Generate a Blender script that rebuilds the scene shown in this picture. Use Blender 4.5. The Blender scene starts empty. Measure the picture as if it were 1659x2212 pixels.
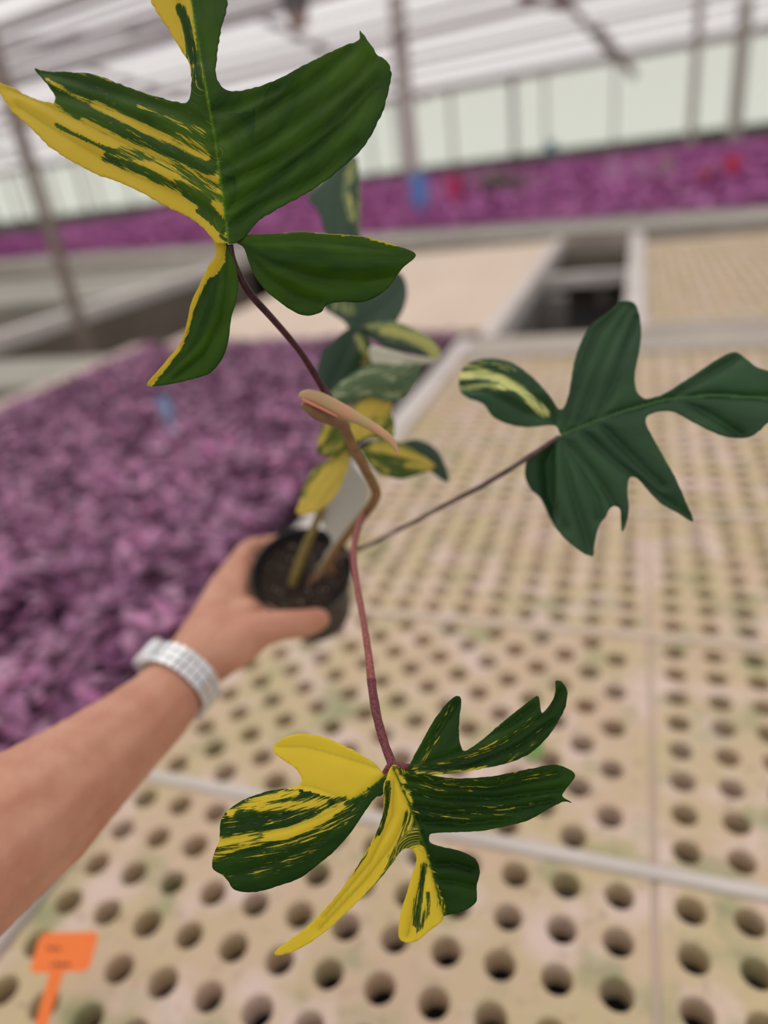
import bpy, bmesh, math, random
from mathutils import Vector, Matrix, noise
from mathutils.geometry import delaunay_2d_cdt
random.seed(7)
S = bpy.context.scene
C = S.collection
# ------------------------------------------------------------------ camera
FPX = 1500.0                       # focal length in pixels of the 1659 x 2212 frame
ROWS = (Vector((0.94359979, -0.03570151, 0.32915776)), Vector((0.30806762, 0.45890686, -0.83336597)),
        Vector((-0.12130033, 0.8877668, 0.4440229)))
R3 = Matrix((ROWS[0], ROWS[1], ROWS[2]))
BZ = 0.72                          # bench top above the floor
CAMP = Vector((0, 0, BZ + 0.75))
cam_d = bpy.data.cameras.new('camera')
cam = bpy.data.objects.new('camera', cam_d); C.objects.link(cam)
cam_d.sensor_fit = 'VERTICAL'; cam_d.sensor_height = 36.0; cam_d.sensor_width = 27.0
cam_d.lens = FPX / 2212 * 36.0
cam.matrix_world = Matrix.Translation(CAMP) @ R3.to_4x4()
cam_d.clip_start = 0.02
cam_d.dof.use_dof = True; cam_d.dof.focus_distance = 0.345
cam_d.dof.aperture_fstop = cam_d.lens / 9.8
S.camera = cam
# ------------------------------------------------------------------ world, sun, exposure
W = bpy.data.worlds.new('world'); S.world = W; W.use_nodes = True
nt = W.node_tree; nt.nodes.clear()
wo = nt.nodes.new('ShaderNodeOutputWorld'); bg = nt.nodes.new('ShaderNodeBackground')
tc = nt.nodes.new('ShaderNodeTexCoord'); sp = nt.nodes.new('ShaderNodeSeparateXYZ'); cr = nt.nodes.new('ShaderNodeValToRGB')
nt.links.new(tc.outputs['Generated'], sp.inputs[0]); nt.links.new(sp.outputs['Z'], cr.inputs[0])
nt.links.new(cr.outputs[0], bg.inputs[0]); nt.links.new(bg.outputs[0], wo.inputs[0])
e = cr.color_ramp.elements
e[0].position = 0.0; e[0].color = (0.74, 0.75, 0.71, 1)
e[1].position = 1.0; e[1].color = (1.0, 0.99, 0.97, 1)
m = cr.color_ramp.elements.new(0.10); m.color = (0.67, 0.645, 0.65, 1)
m = cr.color_ramp.elements.new(0.28); m.color = (0.72, 0.69, 0.70, 1)
m = cr.color_ramp.elements.new(0.55); m.color = (1.0, 0.98, 0.96, 1)
bg.inputs[1].default_value = 1.15
sd = bpy.data.lights.new('sun', 'SUN'); sd.energy = 0.9; sd.angle = math.radians(50); sd.color = (1.0, 0.96, 0.9)
sun = bpy.data.objects.new('sun', sd); C.objects.link(sun); sun.rotation_euler = (math.radians(-28), math.radians(-30), 0)
S.view_settings.view_transform = 'Standard'; S.view_settings.look = 'None'
S.view_settings.gamma = 1.0; S.view_settings.use_curve_mapping = False; S.view_settings.exposure = 0.0
try:
    S.cycles.use_denoising = True
    S.cycles.max_bounces = 10; S.cycles.transparent_max_bounces = 12; S.cycles.transmission_bounces = 6
except Exception: pass

# ------------------------------------------------------------------ helpers
def cp(px, py, d):
    """point seen at frame position px, py at depth d (metres along the optical axis)"""
    v = Vector(((px - 829.5) / FPX * d, -(py - 1106) / FPX * d, -d))
    return CAMP + R3 @ v
def un(px, py, z=BZ):
    v = R3 @ Vector(((px - 829.5) / FPX, -(py - 1106) / FPX, -1))
    t = (z - CAMP.z) / v.z
    return CAMP + v * t
def link(name, mesh, mats=None, parent=None, smooth=False):
    o = bpy.data.objects.new(name, mesh); C.objects.link(o)
    if mats is not None:
        for m_ in (mats if isinstance(mats, (list, tuple)) else [mats]): mesh.materials.append(m_)
    if parent is not None: o.parent = parent
    if smooth:
        for p in mesh.polygons: p.use_smooth = True
    return o
def obj(name, bm, mat, parent=None, smooth=False):
    me = bpy.data.meshes.new(name); bmesh.ops.recalc_face_normals(bm, faces=bm.faces[:]); bm.to_mesh(me); bm.free()
    return link(name, me, mat, parent, smooth)
def tag(o, label=None, cat=None, group=None, kind=None):
    if label: o['label'] = label
    if cat: o['category'] = cat
    if group: o['group'] = group
    if kind: o['kind'] = kind
    return o
def empty(name, loc=(0, 0, 0)):
    o = bpy.data.objects.new(name, None); o.location = loc; o.empty_display_size = .05; C.objects.link(o); return o
def rebase(parent, child):
    child.location = child.location - parent.location
    return child
def box(bm, x0, x1, y0, y1, z0, z1, bev=0.0):
    r = bmesh.ops.create_cube(bm, size=1)
    vs = r['verts']
    for v in vs:
        v.co = Vector((x0 + (v.co.x + .5) * (x1 - x0), y0 + (v.co.y + .5) * (y1 - y0), z0 + (v.co.z + .5) * (z1 - z0)))
    if bev > 0:
        es = list({e_ for v in vs for e_ in v.link_edges})
        bmesh.ops.bevel(bm, geom=es, offset=bev, segments=2, affect='EDGES')
def catmull(pts, n=8, closed=False):
    out = []; L = len(pts)
    rng = range(L) if closed else range(L - 1)
    for i in rng:
        if closed: p0, p1, p2, p3 = pts[(i - 1) % L], pts[i], pts[(i + 1) % L], pts[(i + 2) % L]
        else: p0, p1, p2, p3 = pts[max(i - 1, 0)], pts[i], pts[i + 1], pts[min(i + 2, L - 1)]
        for k in range(n):
            t = k / n
            out.append(tuple(.5 * ((2 * b) + (-a + c) * t + (2 * a - 5 * b + 4 * c - d) * t * t + (-a + 3 * b - 3 * c + d) * t ** 3)
                             for a, b, c, d in zip(p0, p1, p2, p3)))
    if not closed: out.append(tuple(pts[-1]))
    return out
def tube(bm, pts, radii, seg=12, bump=0.0):
    """pts Vectors"""
    rings = []; up = None
    for i, p in enumerate(pts):
        t = (pts[min(i + 1, len(pts) - 1)] - pts[max(i - 1, 0)]).normalized()
        if up is None: up = t.orthogonal().normalized()
        up = (up - t * up.dot(t)).normalized(); s = t.cross(up)
        r = radii[i]
        if bump: r *= 1 + bump * noise.noise(p * 180)
        rings.append([bm.verts.new(p + (up * math.cos(a) + s * math.sin(a)) * r) for a in [2 * math.pi * k / seg for k in range(seg)]])
    for a, b in zip(rings, rings[1:]):
        for k in range(seg): bm.faces.new((a[k], a[(k + 1) % seg], b[(k + 1) % seg], b[k]))
    bm.faces.new(rings[0][::-1]); bm.faces.new(rings[-1])
def stem_pts(P, n=8):
    """P: (px, py, depth, radius in metres)"""
    c = catmull(P, n)
    return [cp(a, b, d) for a, b, d, r in c], [max(r, .0002) for a, b, d, r in c]
# ---- materials
def mat(name, col, rough=.6, metal=0, spec=.5, noise_s=None, col2=None, n_lo=.35, n_hi=.65, bump=0, bump_s=200, coords='Object', sss=0, detail=4):
    m_ = bpy.data.materials.new(name); m_.use_nodes = True; t = m_.node_tree; b = t.nodes['Principled BSDF']
    b.inputs['Base Color'].default_value = (*col, 1); b.inputs['Roughness'].default_value = rough
    b.inputs['Metallic'].default_value = metal; b.inputs['Specular IOR Level'].default_value = spec
    if sss:
        b.inputs['Subsurface Weight'].default_value = sss; b.inputs['Subsurface Radius'].default_value = (.012, .005, .003); b.inputs['Subsurface Scale'].default_value = 1
    if noise_s or bump:
        g = t.nodes.new('ShaderNodeNewGeometry') if coords == 'World' else None
        tcn = t.nodes.new('ShaderNodeTexCoord'); src = g.outputs['Position'] if g else tcn.outputs['Object']
    if noise_s:
        n = t.nodes.new('ShaderNodeTexNoise'); n.inputs['Scale'].default_value = noise_s; n.inputs['Detail'].default_value = detail
        t.links.new(src, n.inputs['Vector'])
        r = t.nodes.new('ShaderNodeValToRGB'); r.color_ramp.elements[0].position = n_lo; r.color_ramp.elements[1].position = n_hi
        r.color_ramp.elements[0].color = (*col, 1); r.color_ramp.elements[1].color = (*(col2 or col), 1)
        t.links.new(n.outputs['Fac'], r.inputs[0]); t.links.new(r.outputs[0], b.inputs['Base Color'])
    if bump:
        n2 = t.nodes.new('ShaderNodeTexNoise'); n2.inputs['Scale'].default_value = bump_s; t.links.new(src, n2.inputs['Vector'])
        bp = t.nodes.new('ShaderNodeBump'); bp.inputs['Strength'].default_value = bump; bp.inputs['Distance'].default_value = .002
        t.links.new(n2.outputs['Fac'], bp.inputs['Height']); t.links.new(bp.outputs[0], b.inputs['Normal'])
    return m_
def hexlin(r, g, b):
    f = lambda c: ((c / 255 + .055) / 1.055) ** 2.4 if c > 10 else c / 255 / 12.92
    return (f(r), f(g), f(b))

def leaf_mat(name, green, green2, yellow, mid, amp=1.25, spec=.22, rough=.5, trans=.42, us=85, vs=1200):
    m_ = bpy.data.materials.new(name); m_.use_nodes = True; t = m_.node_tree; N = t.nodes.new; Lk = t.links.new
    b = t.nodes['Principled BSDF']; out = t.nodes['Material Output']
    var = N('ShaderNodeAttribute'); var.attribute_name = 'variegation'
    vei = N('ShaderNodeAttribute'); vei.attribute_name = 'vein'
    rib = N('ShaderNodeAttribute'); rib.attribute_name = 'rib'
    uv = N('ShaderNodeUVMap'); uv.uv_map = 'vein_flow'
    def nz(su, sv, det, rgh=.6):
        mp = N('ShaderNodeVectorMath'); mp.operation = 'MULTIPLY'; mp.inputs[1].default_value = (su, sv, 1); Lk(uv.outputs[0], mp.inputs[0])
        n = N('ShaderNodeTexNoise'); n.inputs['Scale'].default_value = 1; n.inputs['Detail'].default_value = det; n.inputs['Roughness'].default_value = rgh
        Lk(mp.outputs[0], n.inputs['Vector']); return n.outputs['Fac']
    n1 = nz(us, vs, 5, .65); n2 = nz(us * 2.2, vs * 1.6, 3); n3 = nz(14, 60, 3)
    def ma(op, a, c, d=None):
        x = N('ShaderNodeMath'); x.operation = op
        for i, v in enumerate((a, c, d)):
            if v is None: continue
            if isinstance(v, (int, float)): x.inputs[i].default_value = v
            else: Lk(v, x.inputs[i])
        return x.outputs[0]
    f1 = ma('ADD', var.outputs['Fac'], ma('MULTIPLY', ma('SUBTRACT', n1, .5), amp * 2.3)); f1 = ma('ADD', f1, ma('MULTIPLY', ma('SUBTRACT', nz(us * .4, vs * .3, 2), .5), 1.3))
    f2 = ma('ADD', ma('ADD', var.outputs['Fac'], .10), ma('MULTIPLY', ma('SUBTRACT', n2, .5), amp * 1.6))
    def ramp(f, lo, hi):
        r = N('ShaderNodeMapRange'); r.inputs['From Min'].default_value = lo; r.inputs['From Max'].default_value = hi; Lk(f, r.inputs['Value']); return r.outputs[0]
    def mix(f, a, c):
        x = N('ShaderNodeMix'); x.data_type = 'RGBA'
        for s, v in ((0, f), (6, a), (7, c)):
            if isinstance(v, tuple): x.inputs[s].default_value = (*v, 1)
            elif isinstance(v, (int, float)): x.inputs[s].default_value = v
            else: Lk(v, x.inputs[s])
        return x.outputs[2]
    g = mix(ramp(n3, .35, .7), green, green2)
    g = mix(ramp(f2, .40, .58), g, mid)
    c = mix(ramp(f1, .46, .58), g, yellow)
    c = mix(ma('MULTIPLY', rib.outputs['Fac'], .55), c, tuple(min(1, (a * 2.0 + b_ * .35)) for a, b_ in zip(green2, mid)))
    vd = N('ShaderNodeMix'); vd.data_type = 'RGBA'; vd.blend_type = 'MULTIPLY'; Lk(ma('MULTIPLY', vei.outputs['Fac'], .26), vd.inputs[0]); Lk(c, vd.inputs[6]); vd.inputs[7].default_value = (.35, .45, .5, 1); c = vd.outputs[2]
    Lk(c, b.inputs['Base Color']); b.inputs['Roughness'].default_value = rough; b.inputs['Specular IOR Level'].default_value = spec
    bpn = N('ShaderNodeBump'); bpn.inputs['Strength'].default_value = .12; bpn.inputs['Distance'].default_value = .0006
    Lk(nz(8, 1300, 2), bpn.inputs['Height']); Lk(bpn.outputs[0], b.inputs['Normal'])
    tr = N('ShaderNodeBsdfTranslucent')
    hs = N('ShaderNodeHueSaturation'); hs.inputs['Value'].default_value = 1.18; hs.inputs['Saturation'].default_value = 1.2; hs.inputs['Hue'].default_value = .497
    gm = N('ShaderNodeGamma'); gm.inputs[1].default_value = .66; Lk(c, gm.inputs[0]); Lk(gm.outputs[0], hs.inputs['Color']); Lk(hs.outputs[0], tr.inputs['Color'])
    ms = N('ShaderNodeMixShader'); ms.inputs[0].default_value = trans
    Lk(b.outputs[0], ms.inputs[1]); Lk(tr.outputs[0], ms.inputs[2]); Lk(ms.outputs[0], out.inputs['Surface'])
    return m_
G1, G2 = (.017, .060, .004), (.062, .142, .003)
M_leaf = leaf_mat('variegated_leaf', G1, G2, (.64, .50, .045), (.085, .16, .010))
M_leaf_lower = leaf_mat('variegated_leaf_lower', (.010, .038, .003), (.026, .085, .004), (.76, .62, .052), (.085, .13, .014))
M_leaf_dark = leaf_mat('dark_green_leaf', (.010, .045, .014), (.022, .080, .020), (.62, .62, .20), (.20, .28, .08), trans=.15, rough=.42, spec=.35)
M_leaf_mid = leaf_mat('blue_green_leaf', (.015, .045, .022), (.030, .075, .036), (.50, .48, .14), (.16, .24, .08), trans=.15, spec=.5, rough=.4)
M_leaf_pale = leaf_mat('pale_green_leaf', (.065, .125, .045), (.14, .21, .10), (.60, .64, .40), (.22, .30, .16), trans=.2, spec=.5)
M_leaf_yel = leaf_mat('yellow_leaf', (.045, .090, .012), (.10, .15, .02), (.62, .47, .08), (.26, .26, .05), trans=.2)
M_pet_dark = mat('dark_petiole', (.040, .010, .014), .4, noise_s=220, col2=(.075, .018, .022), spec=.4)
M_pet_brown = mat('brown_petiole', (.085, .045, .045), .5, noise_s=150, col2=(.15, .10, .095), spec=.4)
M_pet_red = mat('red_petiole', (.22, .050, .048), .45, noise_s=500, col2=(.33, .10, .085), spec=.4, bump=.6, bump_s=900)
M_pet_redd = mat('crimson_petiole', (.115, .017, .026), .45, noise_s=700, col2=(.22, .055, .06), spec=.4, bump=.8, bump_s=1100)
M_stem = mat('olive_stem', (.17, .10, .032), .5, noise_s=160, col2=(.26, .14, .06), spec=.4)
M_stem2 = mat('green_stem', (.16, .13, .03), .5, noise_s=120, col2=(.24, .17, .05))
M_bud = mat('bud_sheath', (.52, .27, .145), .5, noise_s=90, col2=(.42, .30, .14), spec=.4)
M_bud2 = mat('bud_underside', (.20, .10, .06), .5, noise_s=90, col2=(.27, .15, .07), spec=.4)
M_pot = mat('black_plastic', (.008, .009, .010), .5, spec=.3)
M_soil = mat('soil', (.012, .008, .006), .95, noise_s=160, col2=(.060, .038, .026), bump=1, bump_s=300)
M_skin = mat('skin', (.50, .225, .145), .5, noise_s=38, col2=(.57, .29, .195), spec=.35, sss=.25, bump=.25, bump_s=350)
M_silver = mat('steel', (.74, .75, .77), .30, metal=.85)
M_perf = None

# perforated panel plastic: worn beige with pinkish and mossy patches
def bench_material():
    m_ = bpy.data.materials.new('worn_beige_plastic'); m_.use_nodes = True; t = m_.node_tree; b = t.nodes['Principled BSDF']; N = t.nodes.new; Lk = t.links.new
    g = N('ShaderNodeNewGeometry')
    def nz(s, d): n = N('ShaderNodeTexNoise'); n.inputs['Scale'].default_value = s; n.inputs['Detail'].default_value = d; Lk(g.outputs['Position'], n.inputs['Vector']); return n.outputs['Fac']
    def rp(f, lo, hi):
        r = N('ShaderNodeMapRange'); r.inputs['From Min'].default_value = lo; r.inputs['From Max'].default_value = hi; Lk(f, r.inputs['Value']); return r.outputs[0]
    def mix(f, a, c):
        x = N('ShaderNodeMix'); x.data_type = 'RGBA'; Lk(f, x.inputs[0])
        for s, v in ((6, a), (7, c)):
            if isinstance(v, tuple): x.inputs[s].default_value = (*v, 1)
            else: Lk(v, x.inputs[s])
        return x.outputs[2]
    c = mix(rp(nz(9, 5), .40, .62), (.56, .42, .295), (.52, .42, .25))
    c = mix(rp(nz(11, 6), .50, .64), c, (.64, .50, .43))
    c = mix(rp(nz(12.7, 5), .54, .70), c, (.31, .31, .165))
    c = mix(rp(nz(60, 6), .58, .78), c, (.33, .24, .17))
    Lk(c, b.inputs['Base Color']); b.inputs['Roughness'].default_value = .7; b.inputs['Specular IOR Level'].default_value = .25
    bp = N('ShaderNodeBump'); bp.inputs['Strength'].default_value = .3; bp.inputs['Distance'].default_value = .002; Lk(nz(150, 5), bp.inputs['Height']); Lk(bp.outputs[0], b.inputs['Normal'])
    return m_
M_perf = bench_material()
M_rail = mat('pale_metal_rail', (.52, .47, .44), .5, noise_s=6, col2=(.60, .55, .52))
M_soft = mat('tan_strip', (.54, .43, .34), .6, noise_s=8, col2=(.58, .47, .38))
M_rimtan = mat('tan_rim', (.46, .37, .31), .6, noise_s=5, col2=(.52, .41, .37))
M_railg = mat('grey_rail', (.34, .29, .24), .55, noise_s=4, col2=(.40, .35, .30))
M_white = mat('white_strip', (.50, .445, .40), .6, noise_s=8, col2=(.58, .53, .49))
M_steel_dark = mat('galvanised_steel', (.16, .15, .14), .5, metal=.2, noise_s=12, col2=(.22, .2, .19))
M_dark = mat('dark_underside', (.012, .010, .009), .9)  # near black, kept this low to paint the shade under the benches
M_floor = mat('earth_floor', (.085, .068, .05), .95, noise_s=1.5, col2=(.15, .125, .1))
M_tan = mat('plain_tan_tray', (.60, .475, .37), .7, noise_s=3, col2=(.66, .53, .42))
M_grey = mat('grey_concrete', (.26, .25, .21), .8, noise_s=1.2, col2=(.34, .32, .27))
M_brown = mat('brown_skirting', (.12, .098, .075), .8, noise_s=2, col2=(.17, .14, .11))
M_orange = mat('orange_plastic', (.90, .20, .035), .45, spec=.4)
M_ink = mat('dark_ink', (.12, .04, .02), .6)
M_green_far = mat('dark_hedge', (.05, .07, .035), .9, noise_s=3, col2=(.11, .13, .08))
M_frame = mat('brown_steel', (.22, .17, .14), .6)
M_beam = mat('grey_beam', (.42, .39, .39), .6)
M_bar = mat('light_beam', (.42, .38, .34), .6)

def film(name, col, tr, dif):
    m_ = bpy.data.materials.new(name); m_.use_nodes = True; t = m_.node_tree; t.nodes.clear(); N = t.nodes.new
    out = N('ShaderNodeOutputMaterial'); a = N('ShaderNodeBsdfTransparent'); a.inputs[0].default_value = (*col, 1)
    b = N('ShaderNodeBsdfTranslucent'); b.inputs[0].default_value = (*dif, 1); s = N('ShaderNodeMixShader'); s.inputs[0].default_value = tr
    t.links.new(a.outputs[0], s.inputs[1]); t.links.new(b.outputs[0], s.inputs[2]); t.links.new(s.outputs[0], out.inputs[0]); return m_
M_film = film('roof_film', (.97, .96, .96), .18, (.9, .88, .88))
M_wallfilm = film('wall_film', (.97, .98, .95), .35, (.88, .9, .84))

# ================================================================== GREENHOUSE SHELL
bm = bmesh.new(); box(bm, -45, 45, -6, 48, -.05, 0); tag(obj('floor', bm, M_floor), kind='structure')
# wall runs slightly askew to the benches
WA, WB = Vector((-34, 31, 0)), Vector((17, 20.5, 0))
wd = (WB - WA).normalized(); wn = Vector((wd.y, -wd.x, 0))
if wn.y > 0: wn = -wn
def wbox(bm, s0, s1, o0, o1, z0, z1):
    """box along the far wall: s along, o out towards the camera"""
    vs = [WA + wd * s + wn * o + Vector((0, 0, z)) for z in (z0, z1) for o in (o0, o1) for s in (s0, s1)]
    v = [bm.verts.new(p) for p in vs]
    for f in ((0, 1, 3, 2), (4, 5, 7, 6), (0, 1, 5, 4), (2, 3, 7, 6), (0, 2, 6, 4), (1, 3, 7, 5)): bm.faces.new([v[i] for i in f])
WL = (WB - WA).length
EAVE = 3.35
bm = bmesh.new(); wbox(bm, 0, WL, 0, .02, .9, EAVE); far = tag(obj('wall_back', bm, M_wallfilm), kind='structure')
bm = bmesh.new(); wbox(bm, 0, WL, .03, .2, 0, 1.25); tag(obj('trim_1', bm, M_green_far), kind='structure')
bm = bmesh.new(); wbox(bm, 0, WL, .02, .2, EAVE - .1, EAVE + .12); tag(obj('trim_2', bm, M_frame), kind='structure')
k = 0
s = 1.0
while s < WL:
    bm = bmesh.new(); w_ = .16 if k % 4 == 1 else .07
    wbox(bm, s, s + w_, .02, .12, .9, EAVE); tag(obj('trim_%d' % (10 + k), bm, M_beam if k % 4 else M_frame), kind='structure')
    k += 1; s += 1.55 + (.5 if k % 3 else -.5)
# pitched roof rising from the eave towards the camera, then on overhead
def rbox(bm, s0, s1, o0, o1, z0, z1, th):
    """sloping slab between (o0,z0) and (o1,z1)"""
    vs = [WA + wd * s_ + wn * o + Vector((0, 0, z)) for (o, z) in ((o0, z0), (o1, z1), (o0, z0 + th), (o1, z1 + th)) for s_ in (s0, s1)]
    v = [bm.verts.new(p) for p in vs]
    for f in ((0, 1, 3, 2), (4, 5, 7, 6), (0, 1, 5, 4), (2, 3, 7, 6), (0, 2, 6, 4), (1, 3, 7, 5)): bm.faces.new([v[i] for i in f])
bays = [(0, 8, EAVE, 5.0), (8, 16, 5.0, 3.9), (16, 24, 3.9, 5.2), (24, 34, 5.2, 4.2)]
nn = 30
for i, (o0, o1, z0, z1) in enumerate(bays):
    bm = bmesh.new(); rbox(bm, -2, WL + 6, o0, o1, z0, z1, .01)
    tag(obj('ceiling_film' if i == 0 else 'ceiling_film', bm, M_film), kind='structure')
    bm = bmesh.new()
    n_ = 9 if i < 1 else 7
    for j in range(n_):
        t_ = (j + .5) / n_; o = o0 + (o1 - o0) * t_; z = z0 + (z1 - z0) * t_
        w_ = .05 if j % 3 else .13
        wbox(bm, -2, WL + 6, o, o + w_, z - .06 - (0.05 if j % 3 == 0 else 0), z - .01)
    tag(obj('ceiling_purlins', bm, M_beam), kind='structure')
    bm = bmesh.new()
    s_ = 3.0
    while s_ < WL + 4:
        rbox(bm, s_, s_ + .10, o0, o1, z0 - .22, z1 - .22, .12)
        s_ += 6.2
    tag(obj('ceiling_rafters', bm, M_beam), kind='structure')
# tie beams low under the roof
for q, (o, z) in enumerate(((8, 3.75), (16, 3.7), (12, 3.95))):
    bm = bmesh.new(); wbox(bm, -2, WL + 6, o, o + .10, z, z + .12); tag(obj('trim_%d' % (60 + q), bm, M_frame if q == 0 else M_beam), kind='structure')
# slanting braces seen against the roof
bm = bmesh.new()
for (a, b, d) in (((1290, 60, 17), (1372, 165, 17), .09), ((1120, -10, 14), (1245, 20, 14), .08)):
    A, B_ = cp(*a), cp(*b); tube(bm, [A, B_], [d, d], 8)
tag(obj('trim_70', bm, M_frame), kind='structure')
# posts that stand in the greenhouse
def post(px, py, d, r, mt, label):
    p = cp(px, py, d); bm = bmesh.new()
    tube(bm, [Vector((p.x, p.y, 0)), Vector((p.x, p.y, 4.6))], [r, r], 14)
    bmesh.ops.create_cone(bm, segments=14, cap_ends=True, radius1=r * 1.9, radius2=r * 1.9, depth=.02, matrix=Matrix.Translation((p.x, p.y, .01)))
    return tag(obj('roof_post', bm, mt, smooth=False), label, 'post')
post(88, 430, 4.6, .043, M_frame, 'brown steel roof post leaning past the left edge, beside the far grey bench')
post(878, 240, 15.5, .17, M_bar, 'pale post against the back wall, directly above the purple bed')
post(1497, 230, 17.0, .10, M_bar, 'pale post near the right edge, left one of two by the back wall')
post(1592, 225, 17.0, .16, M_bar, 'wide pale post near the right edge, right one of two by the back wall')

# ================================================================== PERFORATED BENCH
def cell(bm, cx, cy, w, h, r, seg=16, depth=.034):
    per = []                                   # 16 points round the cell border, matched with the circle
    for k_ in range(seg):
        a = 2 * math.pi * (k_ + .5) / seg; c_, s_ = math.cos(a), math.sin(a)
        f = min((w / 2) / abs(c_) if abs(c_) > 1e-6 else 9, (h / 2) / abs(s_) if abs(s_) > 1e-6 else 9)
        per.append((cx + c_ * f, cy + s_ * f))
    corners = {}
    outer = [bm.verts.new((x, y, 0)) for x, y in per]
    rr = r * random.uniform(.96, 1.04)
    def ring(rad, z): return [bm.verts.new((cx + math.cos(2 * math.pi * (k_ + .5) / seg) * rad, cy + math.sin(2 * math.pi * (k_ + .5) / seg) * rad, z)) for k_ in range(seg)]
    r0, r1, r2 = ring(rr + .0016, 0), ring(rr, -.0018), ring(rr * .9, -depth)
    for A_, B_ in ((outer, r0), (r0, r1), (r1, r2)):
        for k_ in range(seg): bm.faces.new((A_[k_], A_[(k_ + 1) % seg], B_[(k_ + 1) % seg], B_[k_]))
    # corner triangles between border points and the real corners
    for k_ in range(seg):
        x0, y0 = per[k_]; x1, y1 = per[(k_ + 1) % seg]
        on_v0 = abs(abs(x0 - cx) - w / 2) < 1e-7; on_v1 = abs(abs(x1 - cx) - w / 2) < 1e-7
        if on_v0 != on_v1:
            sx = (x0 if on_v0 else x1); sy = (y1 if on_v0 else y0)
            v = bm.verts.new((sx, sy, 0)); bm.faces.new((outer[k_], v, outer[(k_ + 1) % seg]))
def quad(bm, x0, x1, y0, y1, z=0): bm.faces.new([bm.verts.new(p) for p in ((x0, y0, z), (x1, y0, z), (x1, y1, z), (x0, y1, z))])
PW, PH = .696, .42
def panel_mesh(kind):
    bm = bmesh.new()
    if kind == 'square':
        nx, ny = 12, 8; w, h = .0575, .0525; mx = (PW - nx * w) / 2
        for i in range(nx):
            for j in range(ny): cell(bm, mx + (i + .5) * w, (j + .5) * h, w, h, .0164)
        quad(bm, 0, mx, 0, PH); quad(bm, PW - mx, PW, 0, PH)
    else:
        w, h, ny = .081, .0382, 11; y = 0
        for j in range(ny):
            off = .002 if j % 2 == 0 else .0425
            n_ = 8 if j % 2 == 0 else 8
            x = off
            if x > 0: quad(bm, 0, x, j * h, (j + 1) * h)
            while x + w <= PW + 1e-6:
                cell(bm, x + w / 2, (j + .5) * h, w, h, .0164); x += w
            quad(bm, x, PW, j * h, (j + 1) * h)
    # turned-down rim
    for (x0, x1, y0, y1) in ((0, PW, 0, 0), (PW, PW, 0, PH), (PW, 0, PH, PH), (0, 0, PH, 0)):
        bm.faces.new([bm.verts.new(p) for p in ((x0, y0, 0), (x1, y1, 0), (x1, y1, -.036), (x0, y0, -.036))])
    bmesh.ops.remove_doubles(bm, verts=bm.verts[:], dist=1e-6)
    me = bpy.data.meshes.new('perforated_panel'); bmesh.ops.recalc_face_normals(bm, faces=bm.faces[:]); bm.to_mesh(me); bm.free()
    me.materials.append(M_perf); return me
me_sq, me_st = panel_mesh('square'), panel_mesh('staggered')
BX0 = -.656
def leg_at(x, y, parent, mt=M_steel_dark, top=-.06, w=.03):
    bm = bmesh.new(); box(bm, x - w, x + w, y - w, y + w, 0, BZ + top); obj('leg', bm, mt, parent)
bench = empty('growing_bench', (0, 0, 0)); tag(bench, 'beige perforated plastic growing bench in the foreground under the held plant', 'bench')
rows_y = [-.312 + .44 * i for i in range(7)]
for ci in range(3):
    for ri, y in enumerate(rows_y):
        me = me_st if (ci == 0 and ri == 2) else me_sq
        o = bpy.data.objects.new('perforated_panel', me); C.objects.link(o); o.parent = bench
        o.location = (BX0 + ci * (PW + .009), y + .005, BZ)
BX1 = BX0 + 3 * (PW + .009)
for ri in range(6):
    y = rows_y[ri] + PH + .005; bm = bmesh.new(); box(bm, BX0, BX1, y + .001, y + .019, BZ - .03, BZ + .004, .002)
    obj('cross_rail', bm, M_white if ri == 1 else M_soft, bench)
for ci in (1, 2):
    x = BX0 + ci * (PW + .009); bm = bmesh.new(); box(bm, x - .012, x + .003, -.31, 2.75, BZ - .034, BZ - .005); obj('seam_strip', bm, M_soft, bench)
yE = rows_y[-1] + PH + .006
for (x0, x1) in ((BX0 - .085, BX0 - .004), (BX1, BX1 + .08)):
    bm = bmesh.new(); box(bm, x0, x1, -.35, yE + .33, BZ - .07, BZ + .012, .004); obj('side_rail', bm, M_rail, bench)
for (y0, y1, mt) in ((yE, yE + .33, M_railg), (-.40, -.35, M_rail)):
    bm = bmesh.new(); box(bm, BX0 - .004, BX1, y0, y1, BZ - .07, BZ + .010, .004); obj('end_rail', bm, mt, bench)
for x in (BX0 + .1, BX1 - .1):
    for y in (-.2, 1.3, 2.7): leg_at(x, y, bench)
bm = bmesh.new()
for y in (.0, .55, 1.1, 1.65, 2.2, 2.7): box(bm, BX0, BX1, y, y + .03, BZ - .11, BZ - .072)
obj('support_frame', bm, M_steel_dark, bench)

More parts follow.
